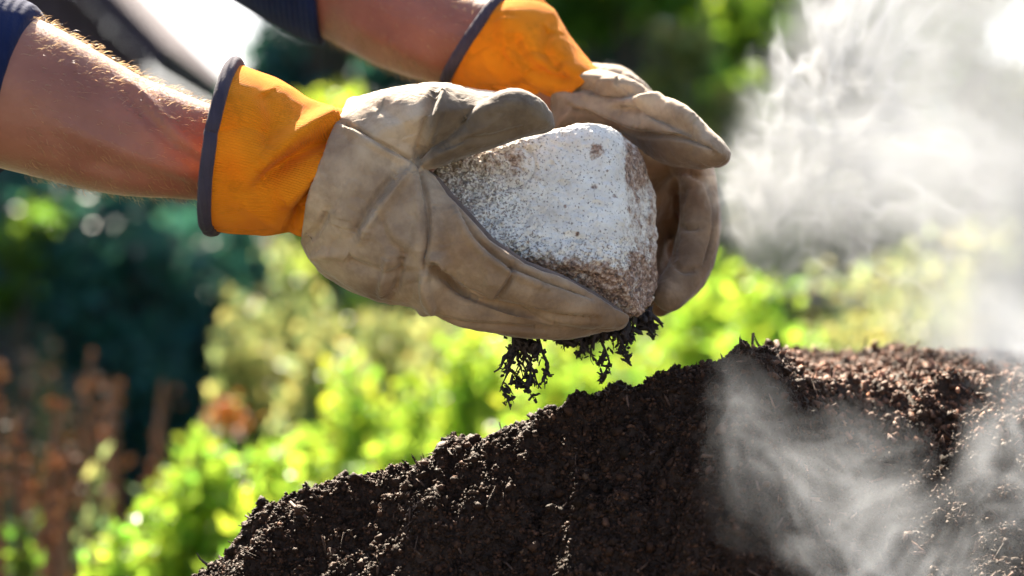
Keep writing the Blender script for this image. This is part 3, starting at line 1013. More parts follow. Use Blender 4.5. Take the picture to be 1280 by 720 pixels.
V, Q, cols = glove_back()
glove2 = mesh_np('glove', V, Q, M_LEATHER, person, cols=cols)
glove2['label'] = 'far glove, fingers wrapped round the block'
cuff2, C2 = loft([(634, -8), (668, -4), (692, 12), (712, 45), (737, 74), (752, 86)], [(556, 104), (585, 112), (615, 116), (648, 118), (690, 124), (705, 128)],
             (1.452, 1.410), (0.046, 0.032), name='knitted_cuff', parent=glove2, material=M_ORANGE,
             fold=[([(640, 40), (650, 70), (680, 95), (715, 100)], -0.004, 9), ([(630, 20), (640, 60), (665, 92)], 0.003, 12), ([(690, 30), (680, 60), (700, 90)], -0.003, 9), ([(600, 60), (620, 90), (650, 112)], 0.002, 12)])
V, Q = tube([tuple(p) for p in C2[0]], 0.0042, 10, closed=True)
mesh_np('cuff_binding', V, Q, M_BINDING, glove2)

# fine hair on the forearms (thin blades)
def arm_hair():
    N = vnormals(bv, bq)
    s = PXM * bv[:, 1] / D0
    px = bv[:, 0] / s + 640; py = 360 - (bv[:, 2] - CAMZ) / s
    m1 = (px > 30) & (px < 285) & (py > -20) & (py < 300) & (bv[:, 1] < 1.36)
    m2 = (px > 405) & (px < 600) & (py < 130) & (bv[:, 1] > 1.38)
    idx = np.nonzero(m1 | m2)[0]
    n = 15000
    pick = RNG.choice(idx, n)
    w = np.clip(np.abs(N[pick, 2]) + 0.25, 0, 1)
    pick = pick[RNG.random(n) < w]
    n = len(pick)
    base = bv[pick] + RNG.normal(0, 0.0014, (n, 3)); nn = N[pick]
    base = base - nn * 0.0006
    arm = np.array([0.9, 0.0, -0.42]); jit = RNG.normal(0, 0.35, (n, 3))
    d = nn * 0.75 + arm + jit; d /= np.linalg.norm(d, axis=1, keepdims=True)
    L = RNG.uniform(0.0025, 0.0075, n)[:, None]
    side = np.cross(d, RNG.normal(0, 1, (n, 3))); side /= np.linalg.norm(side, axis=1, keepdims=True)
    mid = base + d * L * 0.5 + nn * L * 0.08
    tip = base + d * L - nn * L * 0.15
    r = 0.00010
    V = np.stack([base - side * r, base + side * r, mid + side * r * .8, mid - side * r * .8, tip + side * r * .3, tip - side * r * .3], 1).reshape(-1, 3)
    o = np.arange(n)[:, None] * 6
    Q = np.concatenate([o + np.array([0, 1, 2, 3]), o + np.array([3, 2, 4, 5])])
    return V, Q


V, Q = arm_hair()
mesh_np('arm_hair', V, Q, M_ARMHAIR, person, cols=np.repeat(tints(RNG, len(V) // 6, .35, 1.2, .05), 6, axis=0))

# ------------------------------------------------------------------ the block and its roots
block = empty('compost_block', tuple(BLK_C), 'white crusted block of rotted compost with brown specks, held up in both gloves', 'compost block')
V, Q, cols = block_mesh()
mesh_np('crust', V, Q, M_BLOCK, block, cols=cols)


def root_strand(p, d, L, r, acc, depth=0):
    n = max(5, int(L / 0.003)); pts = [p.copy()]; rs = []
    v = d.normalized()
    for i in range(n):
        v = (v + Vector((random.gauss(0, .24), random.gauss(0, .22), random.gauss(0, .18) - 0.22))).normalized()
        pts.append(pts[-1] + v * (L / n))
        if depth < 2 and random.random() < 0.24:
            root_strand(pts[-1], v + Vector((random.choice((-1, 1)) * .9, random.gauss(0, .5), random.gauss(0, .3))), L * random.uniform(.25, .55), r * .6, acc, depth + 1)
        if random.random() < 0.75 and i < n * .8:
            ico_blob(pts[-1] + Vector((random.gauss(0, .0012), random.gauss(0, .001), random.gauss(0, .0008))), random.uniform(.0005, .0019), acc)
    rs = [r * (1 - 0.75 * i / n) * random.uniform(.6, 1.5) for i in range(n + 1)]
    V, Q = tube(pts, rs, 6)
    acc.add(V, Q)


_bm = bmesh.new(); bmesh.ops.create_cube(_bm, size=1.2)
bmesh.ops.subdivide_edges(_bm, edges=_bm.edges[:], cuts=1, use_grid_fill=True)
CUBE_V = np.array([v.co[:] for v in _bm.verts], dtype=np.float32); CUBE_V /= np.linalg.norm(CUBE_V, axis=1, keepdims=True)
_bm.verts.index_update(); CUBE_Q = np.array([[v.index for v in f.verts] for f in _bm.faces], dtype=np.int32); _bm.free()


def ico_blob(c, r, acc):
    """ragged crumb: irregular shard, longer than wide"""
    A = np.linalg.qr(RNG.normal(size=(3, 3)))[0]
    V = (CUBE_V * (r * RNG.uniform(0.35, 1.5, (len(CUBE_V), 1))) * np.array([RNG.uniform(1, 2.4), RNG.uniform(.3, .8), RNG.uniform(.5, 1.1)])) @ A
    acc.add(V + np.array(c), CUBE_Q)


random.seed(11)
clumps = [((655, 420, 1.285), 12, [(-.45, -.95, 58), (-.15, -1, 46), (.05, -1, 44), (.4, -.9, 46), (.1, -1, 50), (.75, -.7, 40), (-.25, -1, 30), (0, -1, 26)], .0024),
          ((706, 416, 1.295), 12, [(-.2, -1, 22), (.2, -1, 26), (0, -1, 16)], .0018),
          ((745, 410, 1.30), 14, [(-.75, -.6, 30), (-.15, -1, 44), (.3, -1, 42), (.65, -.8, 36), (-.5, -1, 30), (0, -1, 30)], .0026),
          ((780, 404, 1.31), 10, [(-.2, -1, 30), (.1, -1, 36), (.45, -.9, 28), (.2, -1, 24)], .0028),
          ((803, 394, 1.32), 6, [(.8, -.5, 22), (.4, -.9, 20)], .0020)]
for c, wd, st, r0 in clumps:
    acc = Acc()
    for dx, dz, L in st:
        p = P(c[0] + random.uniform(-wd, wd), c[1] - 6, c[2] + random.uniform(-.006, .006))
        root_strand(p, Vector((dx + random.gauss(0, .1), random.gauss(0, .3), dz)), L * PXM * 1.4, random.uniform(.3, 1.0) * r0, acc)
    for _ in range(45):
        p = P(c[0] + random.gauss(0, wd), c[1] + random.uniform(-8, 16), c[2] + random.gauss(0, .006))
        ico_blob(p, random.uniform(.0008, .0030), acc)
    acc.build('root_clump', M_ROOT, block)

# ------------------------------------------------------------------ the compost heap
RID = [(-1600, 3200), (-620, 2300), (-350, 1650), (-100, 1080), (60, 890), (180, 780), (255, 716), (285, 690), (305, 664), (325, 640), (350, 634), (400, 619), (440, 606), (500, 592), (540, 566), (552, 548), (590, 548),
       (650, 536), (698, 521), (715, 507), (760, 492), (785, 487), (803, 493), (838, 470), (880, 462), (905, 452), (930, 443), (950, 442), (985, 446), (1050, 445), (1120, 441),
       (1200, 446), (1300, 452), (1500, 470), (1900, 560)]
RX = np.array([r[0] for r in RID], float); RY = np.array([r[1] for r in RID], float)


def heap_z(X, Y):
    """height of the heap surface at world x, y."""
    pxr = X / PXM + 640                       # column at the depth of the hands
    # where the crest runs: at hand depth on the left, farther back on the right
    t = np.clip((pxr - 925) / 190, 0, 1); t = t * t * (3 - 2 * t)
    Yr = 1.315 + 0.30 * t
    s = PXM * Yr / D0
    px = X / s + 640
    Zr = CAMZ - (np.interp(px, RX, RY) - 360) * s
    u = Yr - Y                                # towards the camera
    # front: a short flat shoulder, then the slope
    flatw = 0.015 + 0.22 * t
    front = np.maximum(u - flatw, 0)
    slope = 1.04 - 0.34 * np.clip((pxr - 1050) / 200, 0, 1)
    zf = Zr - 0.16 * np.clip(u, 0, flatw) * (0.35 + 0.65 * (1 - t)) - slope * front + 0.012 * (1 - np.exp(-front / 0.02)) * 0
    back = np.maximum(-u, 0)
    zb = Zr - 0.25 * back - 0.9 * np.maximum(back - 0.12, 0)
    z = np.where(u > 0, zf, zb)
    z = z - 2.6 * np.maximum(X - 1.2, 0)
    # lit shoulder standing nearer to the camera on the right
    z = z + 0.085 * np.exp(-(((X - 0.33) / 0.13) ** 2 + ((Y - 0.98) / 0.14) ** 2))
    return z


def heap_detail(X, Y, z, fine=True):
    p = np.stack([X, Y, np.zeros_like(X)], -1)
    w = fbm(p * 9 + 3, 2)
    # rills running down to the front left
    q = (X * 0.80 - Y * 0.60)
    al = (X * 0.60 + Y * 0.80)
    rill = fbm(np.stack([q * 34 + 2.2 * w, al * 7, np.zeros_like(X)], -1), 3)
    amp = np.clip((1.315 - Y) / 0.05, 0.12, 1)
    d = 0.020 * rill * amp + 0.014 * fbm(p * 22 + 40, 3) * amp + 0.010 * fbm(p * 55 + 4, 3) + 0.004 * np.abs(fbm(p * 90 + 14, 2))
    if fine:
        d = d + 0.0045 * fbm(p * 130 + 7, 3) + 0.0024 * fbm(p * 420 + 90, 2)
    return z + d


def heap_grid(x0, x1, y0, y1, h):
    xs = np.arange(x0, x1 + h / 2, h); ys = np.arange(y0, y1 + h / 2, h)
    X, Y = np.meshgrid(xs, ys, indexing='ij')
    return X, Y


# non uniform grid: dense where the camera looks
def axis(brk):
    out = [brk[0][0]]
    for (a, b, h) in brk:
        n = max(1, int(round((b - a) / h)))
        out += list(a + (b - a) * (np.arange(1, n + 1) / n))
    return np.array(out)


xs = axis([(-1.0, -0.30, 0.02), (-0.30, 0.62, 0.0016), (0.62, 1.6, 0.02)])
ys = axis([(-0.25, 0.55, 0.02), (0.55, 0.9, 0.005), (0.9, 1.40, 0.0016), (1.40, 1.75, 0.0035), (1.75, 2.7, 0.02)])
X, Y = np.meshgrid(xs, ys, indexing='ij')
Z = heap_detail(X, Y, heap_z(X, Y))
Z = np.maximum(Z, -0.06)
nx, ny = X.shape
V = np.stack([X, Y, Z], -1).reshape(-1, 3)
ii = np.arange(nx - 1)[:, None] * ny + np.arange(ny - 1)[None, :]
Q = np.stack([ii, ii + ny, ii + ny + 1, ii + 1], -1).reshape(-1, 4)
heap = empty('compost_heap', (0.2, 1.3, 0), 'large heap of dark crumbly compost steaming below the gloved hands', 'compost heap')
mesh_np('mound', V, Q, M_COMPOST, heap, cols=np.ones((len(V), 3)))


BIG_V, BIG_Q = CUBE_V, CUBE_Q
SML_V = np.array([(a, b, c) for a in (-1, 1) for b in (-1, 1) for c in (-1, 1)], dtype=np.float32) / 1.732
SML_Q = np.array([(0, 1, 3, 2), (4, 6, 7, 5), (0, 4, 5, 1), (2, 3, 7, 6), (0, 2, 6, 4), (1, 5, 7, 3)])


def scatter_crumbs(n, region, smin, smax, aspect, colfn, name, material, kind='stuff', seed=1, lift=0.3, power=2.4, big=False, flat=1.0):
    CUBE_V, CUBE_Q = (BIG_V, BIG_Q) if big else (SML_V, SML_Q)
    rng = np.random.default_rng(seed)
    x = rng.uniform(region[0], region[1], n); y = rng.uniform(region[2], region[3], n)
    z = heap_detail(x, y, heap_z(x, y))
    s = PXM * y / D0
    px = x / s + 640; py = 360 - (z - CAMZ) / s
    keep = (px > -60) & (px < 1360) & (py < 790) & (z > 0)
    x, y, z = x[keep], y[keep], z[keep]; n = len(x)
    r = smin * (1 - rng.random(n)) ** (-1 / power); r = np.clip(r, smin, smax)
    B = CUBE_V[None] * rng.uniform(0.6, 1.3, (n, len(CUBE_V), 1)).astype(np.float32)
    sc = rng.uniform(0.65, 1.25, (n, 1, 3)); sc[:, :, 0] *= aspect(rng, n)[:, None]; sc[:, :, 1] *= flat
    B = B * sc * r[:, None, None]
    # random rotations
    q = rng.normal(size=(n, 4)); q /= np.linalg.norm(q, axis=1, keepdims=True)
    w_, a, b, c = q.T
    Rm = np.stack([1 - 2 * (b * b + c * c), 2 * (a * b - c * w_), 2 * (a * c + b * w_), 2 * (a * b + c * w_), 1 - 2 * (a * a + c * c), 2 * (b * c - a * w_),
                   2 * (a * c - b * w_), 2 * (b * c + a * w_), 1 - 2 * (a * a + b * b)], -1).reshape(n, 3, 3)
    B = np.einsum('nij,nkj->nki', Rm, B)
    B = B + np.stack([x, y, z + r * lift], -1)[:, None, :]
    k = len(CUBE_V)
    Vv = B.reshape(-1, 3)
    Qq = (CUBE_Q[None] + (np.arange(n) * k)[:, None, None]).reshape(-1, 4)
    col = np.repeat(colfn(rng, n), k, axis=0)
    o = mesh_np(name, Vv, Qq, material, heap, smooth=big or smin < .001, cols=col)
    o['kind'] = kind
    return o


def crumb_col(rng, n):
    v = rng.lognormal(0, 0.6, n)[:, None]
    t = rng.random((n, 1))
    return np.clip(v * (np.array([1.0, .9, .85]) * (1 - t) + np.array([1.25, .95, .75]) * t), 0.15, 4.0)


scatter_crumbs(170000, (-0.30, 0.46, 1.12, 1.36), 0.0005, 0.0016, lambda r, n: 1 + 0.6 * r.random(n), crumb_col, 'crumbs', M_CRUMB, seed=3, lift=.6)
scatter_crumbs(17000, (-0.30, 0.46, 1.12, 1.36), 0.0010, 0.0034, lambda r, n: 1 + 0.4 * r.random(n), crumb_col, 'clods', M_CRUMB, seed=13, big=True, power=3.4)
scatter_crumbs(55000, (0.13, 0.75, 1.33, 1.72), 0.0008, 0.0028, lambda r, n: 1 + 1.2 * r.random(n), lambda r, n: crumb_col(r, n) * 3.8, 'crumbs', M_CRUMB, seed=4)  # paler tint paints sunlight onto the right-hand top of the heap
scatter_crumbs(14000, (-0.1, 0.62, 0.80, 1.12), 0.0010, 0.0040, lambda r, n: 1 + 1.0 * r.random(n), crumb_col, 'clods', M_CRUMB, seed=5, big=True, power=3)


def fibre_col(rng, n):
    v = rng.uniform(0.6, 1.3, (n, 1))
    return rng.lognormal(0, .4, (n, 1)) * v * np.array([2.6, 2.7, 2.8])


scatter_crumbs(9000, (-0.28, 0.60, 0.85, 1.70), 0.0004, 0.0012, lambda r, n: 5 + 12 * r.random(n), fibre_col, 'wood_fibre', M_CRUMB, seed=6, lift=1.2)
scatter_crumbs(1700, (0.14, 0.62, 0.85, 1.62), 0.0009, 0.0020, lambda r, n: 2.5 + 5 * r.random(n), lambda r, n: fibre_col(r, n) * 2.2, 'straw_bits', M_CRUMB, seed=8, lift=1.0, flat=.4)

# twigs sticking out of the crest
random.seed(5)
for i, (px, py, dx, dz, L) in enumerate([(785, 488, -0.7, 1, 22), (775, 494, -1, .35, 18), (840, 470, -.5, 1, 14), (908, 452, -.3, 1, 14), (958, 440, -.5, 1, 26), (968, 446, .6, 1, 22), (702, 520, -.4, 1, 10), (640, 538, .7, .5, 12),
                                     (935, 438, .1, 1, 12), (895, 458, .6, 1, 12), (560, 548, -.6, .8, 9), (268, 706, -.9, .7, 26)]):
    p0 = P(px, py + 4, 1.312 if px < 950 else 1.36)
    pts = [p0]; v = Vector((dx, random.uniform(-.3, .3), dz)).normalized()
    for k in range(6):
        v = (v + Vector((random.gauss(0, .22), random.gauss(0, .15), random.gauss(0, .15)))).normalized()
        pts.append(pts[-1] + v * (L * PXM / 5))
    V, Q = tube(pts, [0.0013, .0012, .0011, .0009, .0007, .0005, .0002], 6)
    o = mesh_np('twig', V, Q, M_ROOT, heap)

# ------------------------------------------------------------------ vegetation
def leaf_batch(n, pos, size, rng, nrm=None, flat=0.0, col=None, ratio=0.5, fold=0.25):
    """n leaves: 6 vertices each, folded along the midrib. Returns V, Q, C."""
    d = rng.normal(size=(n, 3))
    if nrm is not None: d = d * (1 - flat) + nrm * flat * 1.5
    d /= np.linalg.norm(d, axis=1, keepdims=True)            # leaf direction
    u = np.cross(d, rng.normal(size=(n, 3))); u /= np.linalg.norm(u, axis=1, keepdims=True)
    w = np.cross(d, u)
    L = size[:, None]
    a = pos; b = pos + d * L * 0.5 + w * L * 0.06; t = pos + d * L - w * L * 0.08
    l1 = pos + d * L * 0.35 + u * L * ratio * 0.5 + w * L * fold * .5; r1 = pos + d * L * 0.35 - u * L * ratio * 0.5 + w * L * fold * .5
    V = np.stack([a, r1, t, b, l1], 1)       # 5 verts
    V = V.reshape(-1, 3)
    o = np.arange(n)[:, None] * 5
    Q = np.concatenate([o + np.array([0, 1, 2, 3]), o + np.array([0, 3, 2, 4])])
    C_ = np.repeat(col if col is not None else np.ones((n, 3)), 5, axis=0)
    return V, Q, C_


ML_LIME = leaf_mat('lime_leaf', (0.11, 0.20, 0.015), (0.42, 0.61, 0.06), 0.55, spec=.22)
ML_YEL = leaf_mat('yellow_green_leaf', (0.17, 0.20, 0.06), (0.50, 0.54, 0.19), 0.5, spec=.22)
ML_MID = leaf_mat('green_leaf', (0.055, 0.11, 0.02), (0.26, 0.44, 0.04), 0.45, spec=.3)
ML_DARK = leaf_mat('dark_leaf', (0.035, 0.12, 0.115), (0.06, 0.20, 0.12), 0.3, rough=0.4, spec=.3)
ML_RUST = leaf_mat('rust_seed', (0.09, 0.045, 0.03), (0.20, 0.085, 0.035), 0.25, spec=.08, rough=0.6)
ML_BROWN = leaf_mat('dry_leaf', (0.05, 0.032, 0.028), (0.08, 0.045, 0.03), 0.3, spec=.1, rough=0.7)
ML_ORANGE = leaf_mat('orange_petal', (0.32, 0.09, 0.015), (0.4, 0.13, 0.02), 0.4, rough=0.6)
M_STEM = plain('stem', (0.10, 0.13, 0.04), 0.7)
M_STEMR = plain('rust_stem', (0.20, 0.085, 0.04), 0.7)
M_BARK = plain('bark', (0.09, 0.07, 0.055), 0.9, scale=20, bumpd=0.01)

_seed = [100]


def herb(px, top, Y, width, n, lm, label, name='leafy_plant', cat='plant', group=None, leaf=0.05, hmin=0.25, stemm=None, bushy=1.0, spread=None, ratio=0.55, lo=.6, hi=1.3):
    """a leafy plant standing on the ground at depth Y whose top reaches photo row top."""
    _seed[0] += 1
    rng = np.random.default_rng(_seed[0])
    c = P(px, top, Y); H = c.z; base = Vector((c.x, Y, 0.0))
    root = empty(name, tuple(base), label, cat, group)
    W = width * PXM * Y / D0 / 2
    ns = max(6, int(15 * bushy))
    stems = Acc(); V_, Q_, C_ = [], [], []; off = 0
    per = n // ns
    for i in range(ns):
        a = rng.uniform(0, 2 * math.pi); rr = math.sqrt(rng.random()) * W
        if i == 0: rr = 0
        tipp = Vector((base.x + math.cos(a) * rr, Y + math.sin(a) * rr, H * (1 - 0.22 * (rr / W) ** 2 * 1.0 - 0.12 * rng.random() * (i > 0))))
        foot = base + Vector((math.cos(a) * rr * .3, math.sin(a) * rr * .3, -0.01))
        mid = foot.lerp(tipp, .5) + Vector((rng.normal() * .03, rng.normal() * .03, 0))
        pts = [foot, foot.lerp(mid, .5), mid, mid.lerp(tipp, .5), tipp]
        v, q = tube(pts, [.007, .006, .005, .004, .0015], 5); stems.add(v, q)
        t = rng.random(per) ** 0.8
        t = np.clip(hmin + (1 - hmin) * t, 0, 1)
        seg = np.array([tuple(p) for p in pts]); tt = t * 4; k = np.clip(tt.astype(int), 0, 3); f = (tt - k)[:, None]
        pos = seg[k] * (1 - f) + seg[k + 1] * f
        sp = spread if spread is not None else W * 0.42
        radial = rng.normal(size=(per, 3)); radial[:, 2] *= .35
        pos = pos + radial * (sp * (1.15 - 0.55 * t)[:, None]) * 0.75
        size = rng.uniform(.55, 1.25, per) * leaf
        clump = 0.75 + 0.5 * vnoise(pos * 9)[:, None]
        v, q, cc = leaf_batch(per, pos, size, rng, col=tints(rng, per, lo, hi) * clump, ratio=ratio)
        V_.append(v); Q_.append(q + off); C_.append(cc); off += len(v)
    stems.build('stem', stemm or M_STEM, root)
    mesh_np('foliage', np.concatenate(V_), np.concatenate(Q_), lm, root, smooth=False, cols=np.concatenate(C_))
    return root


def spike(px, top, Y, h_px, label, lm, group, lean=0.0, name='seed_head_plant', n=700, w=0.02, stemm=None, leaf=0.018):
    _seed[0] += 1
    rng = np.random.default_rng(_seed[0])
    c = P(px, top, Y)
    root = empty(name, (c.x + lean, Y, 0), label, 'plant', group)
    for i in range(3):
        st = Acc(); V_, Q_, C_ = [], [], []; off = 0
        foot = Vector((c.x + lean + rng.normal() * .02, Y + rng.normal() * .02, -.01)); tip = Vector((c.x + rng.normal() * .05 * (i > 0), Y + rng.normal() * .05, c.z * (1 - .12 * i * rng.random())))
        pts = [foot, foot.lerp(tip, .4) + Vector((rng.normal() * .015, 0, 0)), foot.lerp(tip, .75), tip]
        v, q = tube(pts, [.013, .012, .010, .004], 6); st.add(v, q)
        hh = h_px * PXM * Y / D0 / c.z
        m = n // 3
        t = 1 - hh * rng.random(m)
        pos = np.array([tuple(foot.lerp(tip, tt)) for tt in t]) + rng.normal(size=(m, 3)) * w * (0.4 + np.sin(t * 60 + i)[:, None] ** 2)
        v, q, cc = leaf_batch(m, pos, rng.uniform(.6, 1.3, m) * leaf, rng, col=tints(rng, m, .6, 1.3, .1), ratio=.8)
        V_.append(v); Q_.append(q + off); C_.append(cc); off += len(v)
        v, q = tube([tuple(foot.lerp(tip, 1 - hh * x / 6)) for x in range(7)], .0035, 5)
        V_.append(v); Q_.append(q + off); C_.append(np.ones((len(v), 3)) * .6); off += len(v)
        st.build('stem', stemm or M_STEMR, root)
        mesh_np('seed_head', np.concatenate(V_), np.concatenate(Q_), lm, root, smooth=False, cols=np.concatenate(C_))
    return root


def tree(px, Y, H, cw, cz0, n, lm, label, name='tree', leaf=0.09, group=None, blobs=26, lo=.5, hi=1.4, trunk=0.06, cat='tree'):
    """tapered trunk with limbs and leaf clumps spread through the crown. cw crown half width (m), cz0 crown base height."""
    _seed[0] += 1
    rng = np.random.default_rng(_seed[0])
    x = (px - 640) * PXM * Y / D0
    root = empty(name, (x, Y, 0), label, cat, group)
    tk = Acc()
    top = Vector((x + rng.normal() * .1, Y, H * .85))
    pts = [Vector((x, Y, -.05)), Vector((x + rng.normal() * .04, Y, H * .3)), Vector((x + rng.normal() * .08, Y, H * .6)), top]
    v, q = tube(pts, [trunk, trunk * .75, trunk * .5, trunk * .12], 10); tk.add(v, q)
    V_, Q_, C_ = [], [], []; off = 0
    cents = []
    for i in range(blobs):
        zz = cz0 + (H - cz0) * rng.random() ** .9
        wz = cw * math.sqrt(max(0.12, 1 - ((zz - (cz0 + (H - cz0) * .42)) / ((H - cz0) * .62)) ** 2))
        a = rng.uniform(0, 2 * math.pi); r = wz * math.sqrt(rng.random())
        cents.append(Vector((x + math.cos(a) * r, Y + math.sin(a) * r * .8, zz)))
    for cpt in cents:
        s0 = Vector((x, Y, max(.2, min(cpt.z * .7, H * .7))))
        v, q = tube([s0, s0.lerp(cpt, .5) + Vector((0, 0, .06)), cpt], [trunk * .22, trunk * .14, trunk * .04], 5); tk.add(v, q)
        m = n // blobs; br = rng.uniform(.28, .55) * cw * .8
        pos = rng.normal(size=(m, 3)); pos /= np.linalg.norm(pos, axis=1, keepdims=True)
        pos = pos * (rng.random((m, 1)) ** .5) * br * np.array([1, 1, .75]) + np.array(cpt)
        v, q, cc = leaf_batch(m, pos, rng.uniform(.6, 1.3, m) * leaf, rng, col=tints(rng, m, lo, hi, .12) * (0.8 + .4 * rng.random()), ratio=.6)
        V_.append(v); Q_.append(q + off); C_.append(cc); off += len(v)
    tk.build('trunk', M_BARK, root)
    mesh_np('crown', np.concatenate(V_), np.concatenate(Q_), lm, root, smooth=False, cols=np.concatenate(C_))
    return root


#VEG
GRP = 'lime green plants in the bed behind the heap'
K = dict(leaf=.026, group=GRP)
herb(150, 655, 2.3, 150, 4160, ML_LIME, 'small lime green plant low at the lower left, nearest the heap foot', **K)
herb(255, 545, 2.9, 190, 8320, ML_LIME, 'lime green bushy plant left of the heap, below the orange flower', **K)
herb(345, 560, 2.6, 170, 7360, ML_LIME, 'lime green bushy plant just above the left end of the heap', **K)
herb(440, 455, 3.2, 170, 7360, ML_LIME, 'leafy plant rising behind the left slope, right of the tall pale shrub', **K)
herb(520, 470, 2.9, 180, 8000, ML_LIME, 'lime green leafy plant behind the heap, below the near glove', **K)
herb(600, 410, 3.4, 200, 8640, ML_LIME, 'lime green leafy plant directly under the fingers of the near glove', **K)
herb(690, 425, 3.0, 180, 8000, ML_LIME, 'lime green leafy plant behind the hanging roots', **K)
herb(790, 385, 3.5, 200, 8960, ML_LIME, 'bright green leafy plant between the block and the heap crest', **K)
herb(880, 315, 3.8, 200, 9600, ML_LIME, 'tall bright green plant just right of the far glove', **K)
herb(960, 345, 3.3, 170, 8000, ML_LIME, 'bright green leafy plant over the highest point of the heap', **K)
K = dict(leaf=.028, group='pale yellow green plants seen through the steam')
herb(1050, 335, 3.7, 190, 8000, ML_YEL, 'pale yellow green plant behind the flat heap top, left edge of the thick steam', **K)
herb(1140, 310, 4.0, 220, 8640, ML_YEL, 'pale yellow green plant in the middle of the steam above the heap', **K)
herb(1235, 280, 4.2, 220, 8640, ML_YEL, 'pale yellow green plant at the right edge behind the thickest steam', **K)
herb(355, 305, 4.2, 120, 5440, ML_YEL, 'tall pale yellow green shrub under the orange cuff of the near glove', name='shrub', cat='shrub', leaf=.03, hmin=.45)
herb(295, 360, 4.0, 60, 1440, ML_YEL, 'slim pale green shrub at the left of the tall pale one', name='shrub', cat='shrub', leaf=.03, hmin=.4)
herb(405, 385, 3.9, 110, 3520, ML_YEL, 'shorter pale green shrub tucked against the right of the tall pale one', name='shrub', cat='shrub', leaf=.03, hmin=.4)
herb(475, 390, 4.2, 150, 4800, ML_YEL, 'pale green plant below the wrist end of the near glove', leaf=.034)
herb(560, 380, 5.2, 260, 6720, ML_YEL, 'mid green plant behind the lime bed under the near glove', leaf=.04)
herb(740, 370, 5.0, 260, 6720, ML_YEL, 'soft green plant behind the lime bed under the block', leaf=.04)
herb(295, 530, 3.5, 40, 256, ML_BROWN, 'dry brown plant behind the lime bed on the left', name='dry_plant')
# orange flower
fr = empty('flower', tuple(P(283, 524, 3.3)), 'small orange flower above the lime green plants on the left', 'flower')
_c = np.array(P(283, 520, 3.3)); _rg = np.random.default_rng(3)
v, q, cc = leaf_batch(60, _c + _rg.normal(size=(60, 3)) * .015, np.full(60, .022), _rg)
mesh_np('petals', v, q, ML_ORANGE, fr, smooth=False, cols=cc)
v, q = tube([Vector((_c[0], 3.3, 0)), Vector((_c[0] + .01, 3.3, .3)), Vector(_c)], [.005, .004, .003], 5); mesh_np('stem', v, q, M_STEM, fr)

GRP3 = 'rust brown seed head plants at the left'
for (px, top, Y, hp, n, lab) in [(8, 450, 2.6, 200, 210, 'rusty seed head plant at the left edge, thickest of its row'),
                                 (62, 500, 2.7, 90, 75, 'rusty seed head plant beside the left edge, short with pinkish tips'),
                                 (112, 440, 3.2, 180, 90, 'tall orange brown seed head plant standing in the dark gap'),
                                 (152, 470, 3.4, 140, 60, 'reddish brown seed head plant right of the tall orange brown one'),
                                 (92, 570, 2.5, 80, 60, 'low rust coloured seed head plant near the bottom left')]:
    spike(px, top, Y, hp, lab, ML_RUST, GRP3, n=n, w=.009, leaf=.017)
herb(60, 420, 5.0, 150, 400, ML_BROWN, 'wide mauve brown dried plant behind the seed heads', name='dry_plant', leaf=.03)
herb(120, 560, 2.9, 60, 300, ML_YEL, 'thin yellowish plant among the seed heads at bottom left', leaf=.03)
herb(30, 650, 2.6, 90, 900, ML_MID, 'dark green small leaved plant in the bottom left corner', leaf=.03)

# hedge and trees behind
tree(60, 6.4, 1.30, .62, .05, 9000, ML_DARK, 'dark evergreen bush below the near forearm at the left', name='evergreen_bush', cat='bush', leaf=.06, blobs=40, trunk=.05)
tree(215, 6.8, 1.30, .50, .05, 8000, ML_DARK, 'dark evergreen bush below the near cuff', name='evergreen_bush', cat='bush', leaf=.06, blobs=40, trunk=.05)
tree(405, 7.6, 3.2, .34, .1, 12000, ML_DARK, 'dark teal evergreen tree between the two forearms, nearest the sky gap', name='evergreen_tree', blobs=60, leaf=.07)
tree(560, 8.2, 3.4, .55, .1, 14000, ML_DARK, 'dark teal evergreen tree behind the two wrists', name='evergreen_tree', blobs=46, leaf=.08)
tree(30, 6.0, 1.25, .16, .9, 420, ML_MID, 'mid green bush peeping out under the near forearm', name='bush', cat='bush', leaf=.05, blobs=14, trunk=.04)
tree(205, 7.2, 1.72, .10, 1.2, 500, ML_YEL, 'yellowish young tree at the foot of the sky gap', name='young_tree', leaf=.05, blobs=10, trunk=.03)
tree(420, 5.6, 1.47, .22, .3, 1500, ML_LIME, 'small bright green bush between the near cuff and the far forearm', name='bush', cat='bush', leaf=.06, blobs=16, trunk=.04)
tree(780, 7.0, 3.0, .45, .3, 7000, ML_MID, 'light green broadleaf tree right above the far glove', name='broadleaf_tree', leaf=.08, blobs=34, hi=2.0)
tree(870, 6.4, 1.75, .22, .3, 2000, ML_YEL, 'light green broadleaf tree beside the steam edge', name='broadleaf_tree', leaf=.06, blobs=20)
tree(900, 8.6, 3.6, .9, .1, 14000, ML_DARK, 'dark evergreen tree at the left edge of the steam', name='evergreen_tree', blobs=46, leaf=.08)
tree(985, 9.0, 3.8, .6, .1, 14000, ML_DARK, 'dark evergreen tree deep inside the left part of the steam', name='evergreen_tree', blobs=60, leaf=.08)
tree(1060, 7.4, 3.2, .7, .3, 8000, ML_MID, 'green tree veiled by the thin upper steam', name='broadleaf_tree', leaf=.08, blobs=34, hi=2.0)
tree(1220, 7.8, 2.6, .7, .3, 7000, ML_YEL, 'pale tree behind the steam in the top right corner', name='broadleaf_tree', leaf=.08, blobs=34)

